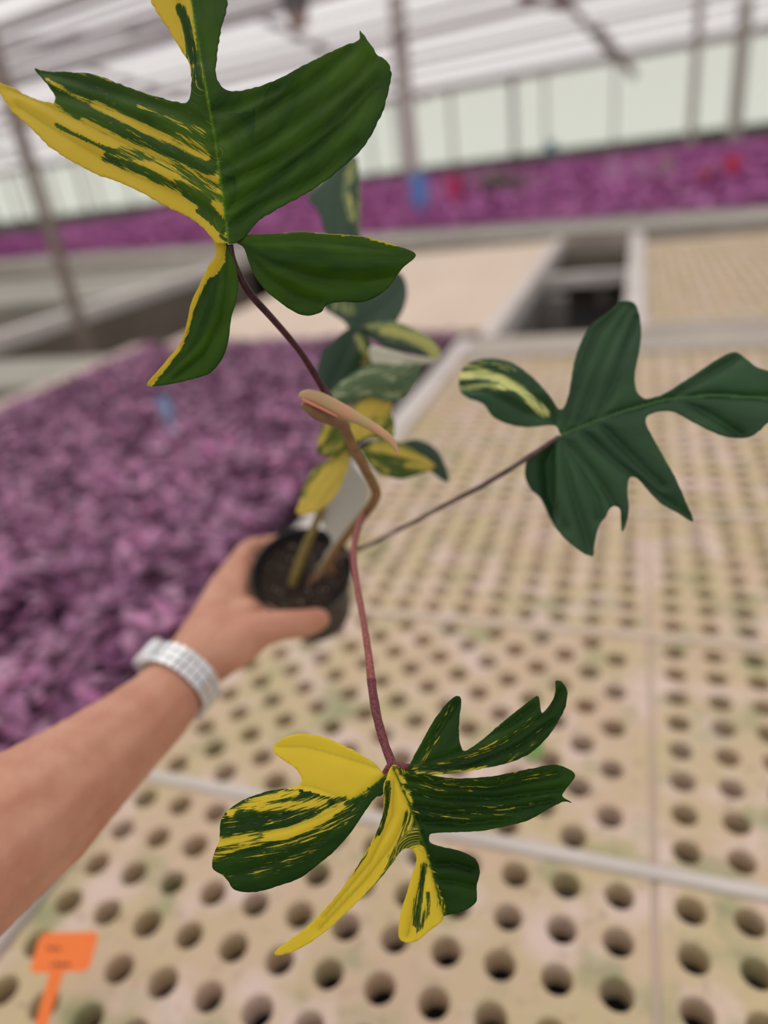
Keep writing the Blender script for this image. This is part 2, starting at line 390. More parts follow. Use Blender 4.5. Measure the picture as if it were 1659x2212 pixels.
# ================================================================== PURPLE PLANT BEDS
def foliage_mat(name, cols, rough=.6):
    m_ = bpy.data.materials.new(name); m_.use_nodes = True; t = m_.node_tree; b = t.nodes['Principled BSDF']
    a = t.nodes.new('ShaderNodeAttribute'); a.attribute_name = 'tone'
    r = t.nodes.new('ShaderNodeValToRGB'); r.color_ramp.elements[0].position = 0; r.color_ramp.elements[0].color = (*cols[0], 1)
    r.color_ramp.elements[1].position = 1; r.color_ramp.elements[1].color = (*cols[-1], 1)
    for i, c_ in enumerate(cols[1:-1]): el = r.color_ramp.elements.new((i + 1) / (len(cols) - 1)); el.color = (*c_, 1)
    t.links.new(a.outputs['Fac'], r.inputs[0]); t.links.new(r.outputs[0], b.inputs['Base Color']); b.inputs['Roughness'].default_value = rough
    b.inputs['Specular IOR Level'].default_value = .4
    return m_
M_purple = foliage_mat('purple_foliage', [(.09, .02, .07), (.20, .055, .15), (.29, .12, .235), (.36, .20, .30), (.50, .16, .35), (.60, .34, .50)])
M_purple_far = foliage_mat('bright_purple_foliage', [(.26, .05, .19), (.38, .08, .30), (.45, .12, .37), (.48, .20, .38)])
def bed(name, surf, n, size, mt, seed, lump, clump=11.0):
    rnd = random.Random(seed); verts = []; faces = []; tone = []
    # undulating base under the leaves
    NU, NV = 60, 60
    for i in range(NU + 1):
        for j in range(NV + 1):
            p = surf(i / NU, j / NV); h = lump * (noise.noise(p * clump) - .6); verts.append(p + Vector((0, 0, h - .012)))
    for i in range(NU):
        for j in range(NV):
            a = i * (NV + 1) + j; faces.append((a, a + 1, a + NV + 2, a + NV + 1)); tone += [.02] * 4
    for _ in range(n):
        u, v = rnd.random(), rnd.random(); p = surf(u, v)
        nz_ = noise.noise(p * clump); h = lump * nz_ + rnd.uniform(-.6, 1) * size * .35
        az = rnd.uniform(0, 2 * math.pi); tilt = rnd.uniform(-.1, .9)
        d = Vector((math.cos(az) * math.cos(tilt), math.sin(az) * math.cos(tilt), math.sin(tilt) * .8))
        s_ = Vector((-math.sin(az), math.cos(az), rnd.uniform(-.4, .4)))
        L = size * rnd.uniform(.7, 1.3); w = L * .24; c_ = p + Vector((0, 0, h))
        k_ = len(verts)
        verts += [c_, c_ + d * L * .5 + s_ * w, c_ + d * L + Vector((0, 0, -L * .15)), c_ + d * L * .5 - s_ * w]
        faces += [(k_, k_ + 1, k_ + 2, k_ + 3)]
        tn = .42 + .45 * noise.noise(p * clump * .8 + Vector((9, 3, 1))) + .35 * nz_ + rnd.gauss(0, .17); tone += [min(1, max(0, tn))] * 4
    me = bpy.data.meshes.new(name); me.from_pydata([tuple(v) for v in verts], [], faces)
    at = me.attributes.new('tone', 'FLOAT', 'CORNER'); at.data.foreach_set('value', tone)
    return link(name, me, mt)
PX0, PX1, PY0, PY1 = -2.52, BX0 - .10, -.3, 3.17
o = bed('purple_foliage', lambda u, v: Vector((PX0 + .06 + u * (PX1 - PX0 - .09), PY0 + v * (PY1 - PY0 - .04), BZ + .02)), 26000, .055, M_purple, 3, .028)
tag(o, 'dense purple leafy plants filling the bench left of the perforated one', 'plants', kind='stuff')
pb = empty('planted_bench'); tag(pb, 'bench with tan rim under the near purple plants, left of the hand', 'bench')
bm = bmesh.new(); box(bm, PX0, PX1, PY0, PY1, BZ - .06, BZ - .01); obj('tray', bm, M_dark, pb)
bm = bmesh.new(); box(bm, PX0 - .10, PX0, PY0, PY1 + .05, BZ - .08, BZ + .03, .005); obj('side_rail', bm, M_rimtan, pb)
bm = bmesh.new(); box(bm, PX0, PX1, PY1, PY1 + .05, BZ - .08, BZ + .01, .005); obj('end_rail', bm, M_rimtan, pb)
for x in (PX0 + .1, PX1 - .1):
    for y in (.1, 2.9): leg_at(x, y, pb)
# small blue marker among the near purple plants
def stake(px, py, d, w, h, col, label, name='plant_marker', group=None, mt=None, tilt=0):
    p = cp(px, py, d); bm = bmesh.new(); 
    box(bm, -w / 2, w / 2, -.002, .002, -h / 2, h / 2, .0008)
    bm2 = bmesh.new(); box(bm2, -w * .12, w * .12, -.002, .002, -h / 2 - .12, -h / 2)
    mt = mt or mat('marker_' + name, col, .5)
    r = empty(name, p); tag(r, label, 'plant marker', group)
    obj('plate', bm, mt, r); obj('stake', bm2, mt, r); r.rotation_euler = (0, 0, tilt); return r
stake(357, 880, 2.22, .045, .075, hexlin(135, 165, 200), 'pale blue marker standing among the near purple plants')

# ---- second and third benches behind
tb = empty('tray_bench'); tag(tb, 'plain pale tan bench behind the near purple plants, left of the dark opening', 'bench')
bm = bmesh.new(); box(bm, -2.5, -.66, 3.30, 6.4, BZ - .03, BZ + .0, .003); obj('tray', bm, M_tan, tb)
bm = bmesh.new(); box(bm, -.66, -.585, 3.10, 6.5, BZ - .10, BZ + .012, .004); obj('side_rail', bm, M_rail, tb)
bm = bmesh.new(); box(bm, -.60, -.58, 3.10, 6.5, BZ - .38, BZ - .10); obj('skirt', bm, M_steel_dark, tb)
for x in (-2.4, -.75):
    for y in (3.5, 6.2): leg_at(x, y, tb)
rb = empty('growing_bench'); tag(rb, 'beige perforated bench further back, right of the dark opening', 'bench')
for ci in range(3):
    for ri in range(6):
        o = bpy.data.objects.new('perforated_panel', me_sq); C.objects.link(o); o.parent = rb
        o.location = (.06 + ci * (PW + .009), 3.22 + ri * .44, BZ)
bm = bmesh.new(); box(bm, -.045, .055, 3.10, 6.4, BZ - .10, BZ + .014, .004); obj('side_rail', bm, M_rail, rb)
bm = bmesh.new(); box(bm, -.045, 2.2, 3.10, 3.215, BZ - .10, BZ + .012, .004); obj('end_rail', bm, M_railg, rb)
for x in (.1, 2.1):
    for y in (3.3, 5.8): leg_at(x, y, rb)
# framework standing in the dark opening
ff = empty('bench_trestle'); tag(ff, 'steel trestle with a pale crossbar inside the dark opening between benches', 'trestle')
bm = bmesh.new(); box(bm, -.58, -.05, 4.95, 5.03, BZ - .13, BZ - .05, .004); obj('crossbar', bm, M_rail, ff)
bm = bmesh.new(); box(bm, -.53, -.40, 4.60, 4.70, 0, BZ - .13, .004); obj('post', bm, M_steel_dark, ff)
bm = bmesh.new(); box(bm, -.58, -.05, 6.2, 6.26, BZ - .30, BZ - .12, .004); obj('crossbar', bm, M_brown, ff)
# near-black sheet added on the floor to paint the shade under the benches
bm = bmesh.new(); box(bm, -3, 3.4, -.5, 7.0, .001, .012); tag(obj('shade_sheet', bm, M_dark), 'added black sheet painting in the shade beneath the benches', 'shade sheet')
# cross benches at the back: grey rails
gb = empty('cross_bench'); tag(gb, 'long grey cross bench in front of the far purple plants', 'bench')
F0, F1 = un(-60, 566), un(1720, 442)
fd = (F1 - F0).normalized(); fn = Vector((fd.y, -fd.x, 0)); fn = -fn if fn.y > 0 else fn
def fbox(bm, A, L0, L1, o0, o1, z0, z1):
    vs = [A + fd * s_ + fn * o_ + Vector((0, 0, z - A.z)) for z in (z0, z1) for o_ in (o0, o1) for s_ in (L0, L1)]
    v = [bm.verts.new(p) for p in vs]
    for f in ((0, 1, 3, 2), (4, 5, 7, 6), (0, 1, 5, 4), (2, 3, 7, 6), (0, 2, 6, 4), (1, 3, 7, 5)): bm.faces.new([v[i] for i in f])
FL = (F1 - F0).length
bm = bmesh.new(); fbox(bm, F0, 0, FL + .2, 0, 1.1, BZ - .10, BZ + .0); obj('bench_top', bm, M_grey, gb)
bm = bmesh.new(); fbox(bm, F0, 0, FL + .2, 1.1, 1.16, BZ - .16, BZ + .02); obj('front_rail', bm, M_railg, gb)
for q in range(6):
    p = F0 + fd * (1 + q * (FL / 6)) + fn * .7; leg_at(p.x, p.y, gb, top=-.1, w=.04)
def far_surf(u, v):
    a = cp(-60 + u * 1780, 561 + u * (444 - 561), 1); 
    front = F0.lerp(F1, u) + Vector((0, 0, .05))
    pts = [(0, 524), (.2, 468), (.26, 446), (.5, 392), (.72, 352), (1, 292)]
    for (u0, y0), (u1, y1) in zip(pts, pts[1:]):
        if u0 <= u <= u1: yy = y0 + (y1 - y0) * (u - u0) / (u1 - u0); break
    dist = 19 - 5 * u
    back = cp(-60 + u * 1780, yy, dist)
    return front.lerp(back, v)
o = bed('purple_foliage', far_surf, 22000, .15, M_purple_far, 5, .05, 1.3)
tag(o, 'bright purple planted bed running along the back of the greenhouse', 'plants', kind='stuff')
for (px, py, d, w, h, col, lab) in (
    (905, 408, 8.6, .22, .36, hexlin(85, 130, 195), 'upright blue marker in the far purple bed'),
    (980, 402, 8.8, .20, .24, hexlin(190, 45, 95), 'red marker right of the blue one in the far purple bed'),
    (1582, 358, 8.5, .17, .22, hexlin(205, 50, 80), 'red marker near the right edge of the far purple bed'),
    (1525, 385, 8.2, .16, .22, hexlin(180, 85, 95), 'dull orange-red marker left of the rightmost red one'),
    (1325, 368, 9.2, .22, .26, hexlin(190, 140, 175), 'pale pink marker, left one of a pair in the far purple bed'),
    (1385, 372, 9.2, .20, .24, hexlin(185, 140, 170), 'pale pink marker, right one of a pair in the far purple bed'),
    (1438, 375, 9.0, .16, .40, hexlin(160, 135, 140), 'tall grey marker right of the pale pink pair'),
    (1190, 318, 13.0, .20, .2, hexlin(90, 130, 140), 'small teal marker at the upper edge of the far purple bed')):
    stake(px, py, d, w, h, col, lab, mt=mat('marker', col, .6))
bm = bmesh.new()
rnd = random.Random(2)
for q in range(70):
    p = cp(1080 + rnd.gauss(0, 30), 400 + rnd.gauss(0, 8), 8.7) ; a = rnd.uniform(0, 6.28)
    d_ = Vector((math.cos(a), math.sin(a), .5)) * .16; s_ = Vector((-math.sin(a), math.cos(a), .2)) * .05
    bm.faces.new([bm.verts.new(x) for x in (p, p + d_ * .5 + s_, p + d_, p + d_ * .5 - s_)])
tag(obj('leafy_plant', bm, mat('grey_green_leaf', (.20, .22, .13), .7)), 'grey-green plant growing between the far purple plants', 'plant')

# left benches beyond the aisle
LX = -4.22
lb = empty('cross_bench'); tag(lb, 'grey bench on the far left behind the brown roof post', 'bench')
bm = bmesh.new(); box(bm, LX - .16, LX, 1.5, 7.5, BZ - .10, BZ + .01, .004); obj('side_rail', bm, M_rail, lb)
bm = bmesh.new(); box(bm, -7.6, LX - .17, 5.4, 6.6, BZ - .10, BZ - .0); obj('bench_top', bm, M_grey, lb)
bm = bmesh.new(); box(bm, -9.6, LX - .17, 6.85, 7.5, BZ - .10, BZ - .0); obj('bench_top', bm, M_grey, lb)
bm = bmesh.new(); box(bm, LX - .05, LX - .01, 1.5, 7.5, .02, BZ - .1); obj('skirt', bm, M_brown, lb)
for y in (2, 5.5, 7.2): leg_at(LX - .3, y, lb)
sb = empty('low_bench'); tag(sb, 'low grey bench in the aisle left of the near purple plants', 'bench')
bm = bmesh.new(); box(bm, -4.1, -2.66, 2.72, 3.30, BZ - .20, BZ - .04, .01); obj('bench_top', bm, M_grey, sb)
bm = bmesh.new(); box(bm, -4.1, -2.66, 1.7, 2.45, BZ - .2, BZ - .10, .01); obj('step', bm, M_tan, sb)
for x in (-3.85, -2.72):
    for y in (2.35, 3.25):
        bm = bmesh.new(); box(bm, x - .03, x + .03, y - .03, y + .03, 0, BZ - .2); obj('leg', bm, M_steel_dark, sb)
# hanging fixture at the top
hf = empty('hanging_lamp', cp(640, 22, 3.4)); tag(hf, 'dark grey cylindrical lamp hanging from the roof beside the top leaf', 'lamp')
bm = bmesh.new(); bmesh.ops.create_cone(bm, segments=24, cap_ends=True, radius1=.062, radius2=.078, depth=.11, matrix=Matrix.Translation((0, 0, .05))); obj('housing', bm, mat('dark_grey_paint', (.10, .095, .10), .5), hf)
bm = bmesh.new(); bmesh.ops.create_cone(bm, segments=24, cap_ends=True, radius1=.045, radius2=.055, depth=.07, matrix=Matrix.Translation((0, 0, -.04))); obj('shade', bm, mat('brown_shade', (.30, .22, .20), .6), hf)
bm = bmesh.new(); tube(bm, [Vector((0, 0, .1)), Vector((0, 0, 1.3))], [.006, .006], 6); obj('cable', bm, M_steel_dark, hf)

# ================================================================== LEAVES
def seg_dist(px, py, pts):
    best = 1e9; bs = 0; sd_ = 0; acc = 0
    for (x0, y0), (x1, y1) in zip(pts, pts[1:]):
        dx, dy = x1 - x0, y1 - y0; L2 = dx * dx + dy * dy + 1e-9; L = math.sqrt(L2)
        t_ = max(0, min(1, ((px - x0) * dx + (py - y0) * dy) / L2))
        ex, ey = px - x0 - dx * t_, py - y0 - dy * t_; d = math.hypot(ex, ey)
        if d < best: best = d; bs = acc + t_ * L; sd_ = d if (dx * ey - dy * ex) >= 0 else -d
        acc += L
    return best, bs, sd_
def sstep(x): x = max(0, min(1, x)); return x * x * (3 - 2 * x)
def inside(px, py, poly):
    c_ = False; j = len(poly) - 1
    for i in range(len(poly)):
        if (poly[i][1] > py) != (poly[j][1] > py) and px < (poly[j][0] - poly[i][0]) * (py - poly[i][1]) / (poly[j][1] - poly[i][1]) + poly[i][0]: c_ = not c_
        j = i
    return c_
def make_leaf(name, lobes, mt, parent, step=5.0, thick=.00045):
    """lobes: dicts with outline, depth(x, y), axes, veins, base variegation and strokes, all traced in frame units"""
    V = []; F = []; UV = []; VAR = []; RIB = []; VEIN = []
    for lb_ in lobes:
        o_ = catmull(lb_['outline'], 5, closed=True)
        # resample
        pts = []; 
        for i in range(len(o_)):
            a, b = o_[i], o_[(i + 1) % len(o_)]; L = math.hypot(b[0] - a[0], b[1] - a[1]); n = max(1, round(L / (step * .8)))
            for k_ in range(n): pts.append((a[0] + (b[0] - a[0]) * k_ / n, a[1] + (b[1] - a[1]) * k_ / n))
        wob = lb_.get('wobble', .7)
        pts = [(x + wob * noise.noise(Vector((x * .09, y * .09, 1))) , y + wob * noise.noise(Vector((x * .09, y * .09, 7)))) for x, y in pts]
        nb = len(pts); xs = [p[0] for p in pts]; ys = [p[1] for p in pts]
        P2 = [Vector(p) for p in pts]; grid = []
        row = 0; y = min(ys)
        cellmap = {}
        for p in pts: cellmap.setdefault((int(p[0] // step), int(p[1] // step)), []).append(p)
        extra = []; ribs = lb_.get('rib', []); ribset = set()
        for li, ln in enumerate(list(ribs) + list(lb_.get('veins', []))):
            for (x0, y0), (x1, y1) in zip(ln, ln[1:]):
                n = max(1, int(math.hypot(x1 - x0, y1 - y0) / (step * .7)))
                for k_ in range(n):
                    q = (x0 + (x1 - x0) * k_ / n, y0 + (y1 - y0) * k_ / n)
                    cx_, cy_ = int(q[0] // step), int(q[1] // step)
                    if not inside(q[0], q[1], pts): continue
                    near = [p for ix in (-1, 0, 1) for iy in (-1, 0, 1) for p in cellmap.get((cx_ + ix, cy_ + iy), ()) if (p[0] - q[0]) ** 2 + (p[1] - q[1]) ** 2 < (step * .4) ** 2]
                    if near: continue
                    cellmap.setdefault((cx_, cy_), []).append(q); extra.append(Vector(q))
        grid += extra
        while y < max(ys):
            x = min(xs) + (row % 2) * step * .5
            # scanline inside test
            cr_ = []
            for i in range(nb):
                x0, y0 = pts[i]; x1, y1 = pts[(i + 1) % nb]
                if (y0 > y) != (y1 > y): cr_.append(x0 + (x1 - x0) * (y - y0) / (y1 - y0))
            cr_.sort()
            while x < max(xs):
                ins = sum(1 for c_ in cr_ if c_ < x) % 2 == 1
                if ins:
                    cx_, cy_ = int(x // step), int(y // step); ok = True
                    for ix in (-1, 0, 1):
                        for iy in (-1, 0, 1):
                            for q in cellmap.get((cx_ + ix, cy_ + iy), ()):
                                if (q[0] - x) ** 2 + (q[1] - y) ** 2 < (step * .55) ** 2: ok = False
                    if ok: grid.append(Vector((x, y)))
                x += step
            y += step * .866; row += 1
        verts2, _, faces2, *_r = delaunay_2d_cdt(P2 + grid, [(i, (i + 1) % nb) for i in range(nb)], [], 1, 1e-4)
        k0 = len(V)
        dep = lb_['depth']; axes = lb_['axes']; veins = lb_.get('veins', []); rib = lb_.get('rib', [])
        for v in verts2:
            x, y = v.x, v.y
            d = dep(x, y)
            # pleating between the side veins
            if veins:
                dv = min(seg_dist(x, y, vn)[0] for vn in veins)
                d -= lb_.get('pleat', .0016) * (1 - math.exp(-(dv / lb_.get('pw', 13)) ** 1.3))
            if rib:
                dr = min(seg_dist(x, y, vn)[0] for vn in rib); d += lb_.get('ribdeep', .0006) * math.exp(-(dr / 5) ** 2)
            else: dr = 99
            d += lb_.get('wave', .0015) * noise.noise(Vector((x * .012, y * .012, 3)))
            dvn = min((seg_dist(x, y, vn)[0] for vn in veins), default=99)
            V.append(cp(x, y, d))
            ba = min(range(len(axes)), key=lambda i: seg_dist(x, y, axes[i])[0]); _, s1, s2 = seg_dist(x, y, axes[ba])
            m_ = .00023
            UV.append((s1 * m_ + ba * .37, s2 * m_ + ba * .21))
            b_ = lb_['base']; b_ = b_(x, y) if callable(b_) else b_
            for st in lb_.get('strokes', ()):
                ptl, hw, val = st[:3]; q = seg_dist(x, y, ptl)[0]
                if q < hw * 1.35: b_ += (val - b_) * sstep((1 - q / (hw * 1.35)) * (1.0 + .45 * ((st[3] if len(st) > 3 else 1.6) - 1)))
            if dr < 1.0 and callable(lb_['base']): b_ = .30
            VAR.append(b_)
            VEIN.append(max(0, 1 - dvn / 4.5))
            RIB.append(max(0, 1 - dr / lb_.get('ribw', 3.2)))
        for f in faces2: F.append(tuple(k0 + i for i in f))
    me = bpy.data.meshes.new(name); me.from_pydata([tuple(v) for v in V], [], F); me.update()
    uvl = me.uv_layers.new(name='vein_flow')
    for lp in me.loops: uvl.data[lp.index].uv = UV[lp.vertex_index]
    a = me.attributes.new('variegation', 'FLOAT', 'POINT'); a.data.foreach_set('value', VAR)
    a = me.attributes.new('vein', 'FLOAT', 'POINT'); a.data.foreach_set('value', VEIN)
    a = me.attributes.new('rib', 'FLOAT', 'POINT'); a.data.foreach_set('value', RIB)
    o = link(name, me, mt, parent, smooth=True)
    md = o.modifiers.new('thickness', 'SOLIDIFY'); md.thickness = thick; md.offset = 0
    return o

plant = empty('potted_philodendron', (0, 0, 0))
tag(plant, 'variegated green and yellow lobed-leaf climbing plant in a black pot held by the hand', 'potted plant')

# ---------- upper leaf
mA = [(494, 527), (478, 400), (463, 290), (443, 180), (426, 80), (413, 0), (402, -110)]
outA = [(491, 526), (515, 522), (537, 502), (564, 472), (591, 456), (651, 423), (705, 388), (768, 336), (798, 298), (825, 244), (838, 201), (845, 163), (838, 136),
        (814, 117), (798, 92), (784, 73), (777, 67), (777, 79), (770, 90), (733, 103), (695, 122), (651, 144), (613, 165), (575, 182), (543, 191), (510, 197),
        (488, 195), (473, 179), (466, 157), (468, 130), (475, 76), (483, 43), (490, 16), (491, 3), (482, -40), (455, -95), (402, -140), (365, -95), (338, -40), (325, -2),
        (347, 38), (369, 71), (391, 109), (407, 133), (413, 163), (413, 195), (408, 217), (399, 223), (380, 220), (347, 211), (304, 198), (260, 182), (228, 169),
        (195, 160), (152, 156), (103, 154), (75, 149), (90, 168), (108, 190), (120, 209), (117, 221), (103, 221), (71, 212), (43, 198), (22, 187), (0, 179),
        (-4, 187), (3, 208), (33, 247), (62, 271), (87, 298), (119, 326), (168, 355), (217, 380), (250, 390), (304, 415), (358, 445), (412, 472), (442, 496), (458, 515), (470, 527)]
def dA(x, y):
    _, s_, sd_ = seg_dist(x, y, mA)
    d = .345 + (525 - y) * .00000 + .000045 * abs(sd_) * .6
    r = math.hypot(x - 492, y - 525)
    d += .012 * (r / 500) ** 2
    if sd_ > 0: d += -.00002 * sd_           # right half
    return d
def side(x, y, line): return seg_dist(x, y, line)[2]
def baseA(x, y):
    sd_ = side(x, y, mA)
    if x > 405 and (sd_ > 0) == (side(700, 250, mA) > 0): return -.45
    if y < 200 and x > 300: return .62 + .5 * sstep((170 - y) / 90) if y < 185 else .3
    return 1.45
veinsA = [[(465, 306), (589, 231), (683, 170), (752, 112)], [(477, 365), (589, 297), (698, 224), (770, 166), (797, 130)], [(484, 400), (600, 345), (720, 262), (815, 175)],
          [(495, 447), (560, 409), (662, 336), (752, 260), (812, 190)], [(455, 242), (520, 225), (600, 190)], [(498, 485), (560, 445), (680, 385), (770, 310)],
          [(457, 272), (400, 245), (300, 212), (150, 168), (85, 155)], [(468, 345), (380, 305), (250, 240), (125, 200)], [(476, 405), (380, 355), (250, 300), (110, 230), (15, 190)],
          [(487, 480), (400, 425), (280, 375), (150, 300), (40, 230)], [(430, 130), (400, 60), (385, 0)]]
leftA = [
 ([(95, 165), (200, 212), (330, 268), (462, 318)], 50, .16, 2.2),
 ([(75, 150), (150, 170), (230, 195), (330, 228), (425, 262)], 36, -.05),
 ([(410, 235), (432, 210), (430, 250)], 30, -.05),
 ([(425, 150), (428, 200), (440, 260), (455, 300)], 12, .1),
 ([(150, 222), (200, 255), (280, 292), (360, 330), (450, 362)], 30, .05),
 ([(100, 172), (125, 186), (160, 205), (200, 224)], 5, .75, 2),
 ([(205, 226), (260, 252), (300, 272), (345, 292), (400, 316), (445, 340)], 10, 1.0, 2.0),
 ([(300, 228), (380, 262), (440, 285)], 7, .42, 2),
 ([(380, 300), (445, 325)], 12, .5, 2),
 ([(180, 262), (250, 300), (330, 333), (400, 365), (470, 400)], 9, .9, 2.2),
 ([(122, 270), (170, 294), (230, 322), (300, 345)], 6, .0, 2.4),
 ([(230, 340), (300, 366), (370, 398), (455, 425)], 15, .12),
 ([(260, 325), (340, 350), (420, 380), (470, 400)], 13, .48),
 ([(400, 385), (440, 400), (478, 430)], 14, .38),
 ([(402, 420), (440, 445), (478, 478)], 9, .0, 2),
 ([(440, 440), (462, 465), (482, 492)], 15, .05),
 ([(428, 455), (455, 478), (480, 500)], 7, .05, 2.2),
 ([(388, 18), (402, 50), (412, 95), (418, 130)], 12, .0, 1.8),
 ([(350, 50), (380, 100), (404, 140)], 5, .45),
 ([(412, 170), (416, 200), (420, 240)], 12, .15),
 ([(478, 508), (488, 520)], 7, .2)]
axesA = [[(505, 470), (600, 370), (720, 240), (800, 130)], [(480, 430), (380, 360), (250, 290), (110, 225), (-10, 170)], [(470, 330), (400, 280), (300, 238), (80, 150)], [(440, 180), (426, 80), (413, 0), (402, -110)]]
lobesA = [dict(outline=outA, depth=dA, axes=axesA, veins=veinsA, rib=[mA], base=baseA, strokes=leftA, wobble=2.2, pleat=.0036, pw=17)]
out = [(484, 520), (462, 519), (467, 548), (450, 575), (429, 619), (412, 657), (402, 705), (388, 743), (353, 787), (317, 831), (353, 832), (391, 825), (434, 814), (461, 800),
       (483, 770), (494, 732), (499, 689), (510, 651), (515, 613), (510, 575), (499, 548), (492, 530)]
mA2 = [(486, 530), (474, 580), (462, 660), (428, 740), (370, 800), (318, 831)]
marg = [(470, 525), (469, 552), (446, 590), (424, 630), (408, 668), (398, 712), (382, 750), (350, 792), (320, 828)]
lobesA.append(dict(outline=out, depth=lambda x, y: .347 + .00010 * (y - 530) * .35 + .00006 * abs(side(x, y, mA2)), axes=[mA2], veins=[mA2, [(488, 540), (492, 620), (478, 700), (440, 770), (380, 815)], [(480, 560), (440, 640), (415, 700), (395, 750)]],
    rib=[], base=-.4, strokes=[(marg, 11, 1.2, 3.0), ([(474, 525), (474, 560), (460, 585)], 13, 1.2, 3)], pleat=.0026))
out = [(500, 514), (515, 527), (527, 535), (534, 555), (548, 591), (570, 624), (602, 651), (629, 670), (659, 682), (692, 675), (705, 659), (738, 652), (781, 653), (814, 640), (841, 619), (868, 581),
       (898, 551), (868, 534), (825, 521), (776, 510), (705, 505), (651, 501), (597, 505), (537, 507), (520, 505)]
mA3 = [(515, 522), (560, 540), (620, 545), (700, 548), (800, 552), (895, 551)]
lobesA.append(dict(outline=out, depth=lambda x, y: .343 - .00003 * (x - 510) * .3 + .00010 * max(0, -side(x, y, mA3)) + .00008 * max(0, side(x, y, mA3)), axes=[mA3],
    veins=[mA3, [(520, 528), (590, 570), (680, 600), (780, 610), (840, 600)], [(530, 540), (580, 600), (640, 640), (690, 655)], [(540, 522), (650, 520), (760, 530), (860, 545)]],
    rib=[], base=-.4, strokes=[([(560, 503), (660, 500), (776, 509), (868, 533)], 3.5, .8, 2)], pleat=.003, pw=18))
LA = make_leaf('leaf', lobesA, M_leaf, plant); LA['label'] = 'large upper leaf, yellow on its left half'

# ---------- lower leaf
outB = [(846, 1660), (828, 1668), (810, 1650), (765, 1622), (720, 1600), (680, 1588), (640, 1586), (610, 1595), (592, 1610), (592, 1625), (610, 1640), (635, 1657), (650, 1675),
        (652, 1687), (645, 1696), (620, 1703), (580, 1709), (540, 1722), (510, 1737), (482, 1762), (475, 1790), (474, 1815), (462, 1845), (459, 1875), (477, 1887), (492, 1902), (505, 1920),
        (530, 1927), (565, 1924), (605, 1912), (650, 1895), (690, 1865), (725, 1835), (760, 1795), (790, 1750), (812, 1722), (824, 1718), (836, 1700)]
mB1 = [(842, 1668), (800, 1703), (745, 1738), (690, 1765), (620, 1790), (540, 1805), (470, 1815)]
def baseB1(x, y):
    s0 = side(x, y, [(842, 1668), (745, 1738), (700, 1718), (640, 1703), (600, 1702)])
    ref = side(700, 1640, [(842, 1668), (745, 1738), (700, 1718), (640, 1703), (600, 1702)])
    if (s0 > 0) == (ref > 0): return 1.6
    return .0
sB1 = [([(740, 1738), (690, 1740), (620, 1745), (540, 1755), (490, 1770)], 28, .26),
       ([(640, 1712), (580, 1722), (530, 1742), (500, 1757)], 9, .85, 2),
       ([(700, 1735), (640, 1740), (560, 1745)], 10, .72, 2),
       ([(520, 1760), (560, 1790), (620, 1770)], 16, .05),
       ([(740, 1745), (680, 1778), (620, 1800), (560, 1808), (475, 1820)], 13, 1.1, 2),
       ([(560, 1808), (500, 1832), (465, 1850)], 15, .5),
       ([(740, 1755), (700, 1790), (640, 1820), (560, 1845)], 13, .32),
       ([(760, 1745), (720, 1790), (650, 1850), (560, 1890)], 16, .24),
       ([(800, 1715), (770, 1750), (740, 1800)], 9, .46),
       ([(470, 1870), (540, 1850), (600, 1860)], 16, .12),
       ([(812, 1725), (760, 1797), (690, 1868), (600, 1915), (530, 1927)], 22, -.2)]
lobesB = [dict(outline=outB, depth=lambda x, y: .340 + .00007 * abs(side(x, y, mB1)) * .6 + .00004 * (842 - x) * .4, axes=[mB1], veins=[[(842, 1668), (760, 1640), (660, 1612), (600, 1612)], mB1, [(760, 1730), (680, 1700), (650, 1695)],
     [(745, 1740), (650, 1750), (560, 1770), (480, 1790)], [(780, 1725), (700, 1810), (600, 1860), (500, 1890)], [(740, 1755), (640, 1815), (480, 1850)]],
     rib=[mB1[:3]], ribw=2.4, base=baseB1, strokes=sB1, wobble=1.2, pleat=.0015)]
mB2 = [(850, 1660), (880, 1728), (905, 1790), (925, 1850), (945, 1925), (960, 1979)]
outB2 = [(842, 1662), (835, 1680), (828, 1700), (830, 1725), (828, 1745), (824, 1770), (810, 1805), (785, 1850), (750, 1905), (710, 1955), (660, 2005), (600, 2050), (595, 2062), (615, 2061), (655, 2045), (705, 2010), (760, 1960), (810, 1910),
         (840, 1875), (865, 1840), (880, 1832), (892, 1837), (900, 1855), (892, 1885), (880, 1925), (865, 1975), (861, 2015), (867, 2032), (885, 2036), (905, 2030), (925, 2012), (955, 1990),
         (959, 1978), (990, 1972), (1015, 1960), (1029, 1945), (1030, 1915), (1036, 1885), (1030, 1860), (1010, 1845), (980, 1835), (945, 1827), (929, 1820), (927, 1807), (935, 1800), (980, 1798),
         (1040, 1795), (1090, 1785), (1140, 1772), (1180, 1750), (1215, 1732), (1235, 1734), (1220, 1725), (1215, 1715), (1230, 1695), (1242, 1675), (1230, 1662), (1195, 1652), (1140, 1662),
         (1065, 1677), (990, 1682), (940, 1677), (905, 1670), (870, 1658), (852, 1652)]
refB2 = side(1000, 1750, mB2)
axB2 = [[(850, 1670), (838, 1760), (800, 1850), (720, 1960), (600, 2058)], [(860, 1690), (950, 1722), (1080, 1730), (1230, 1700)], [(900, 1850), (890, 1920), (880, 2030)], [(935, 1860), (980, 1880), (1030, 1900)]]
def baseB2(x, y):
    if (side(x, y, mB2) > 0) == (refB2 > 0): return -.35 if y > 1780 else -.02
    return .38
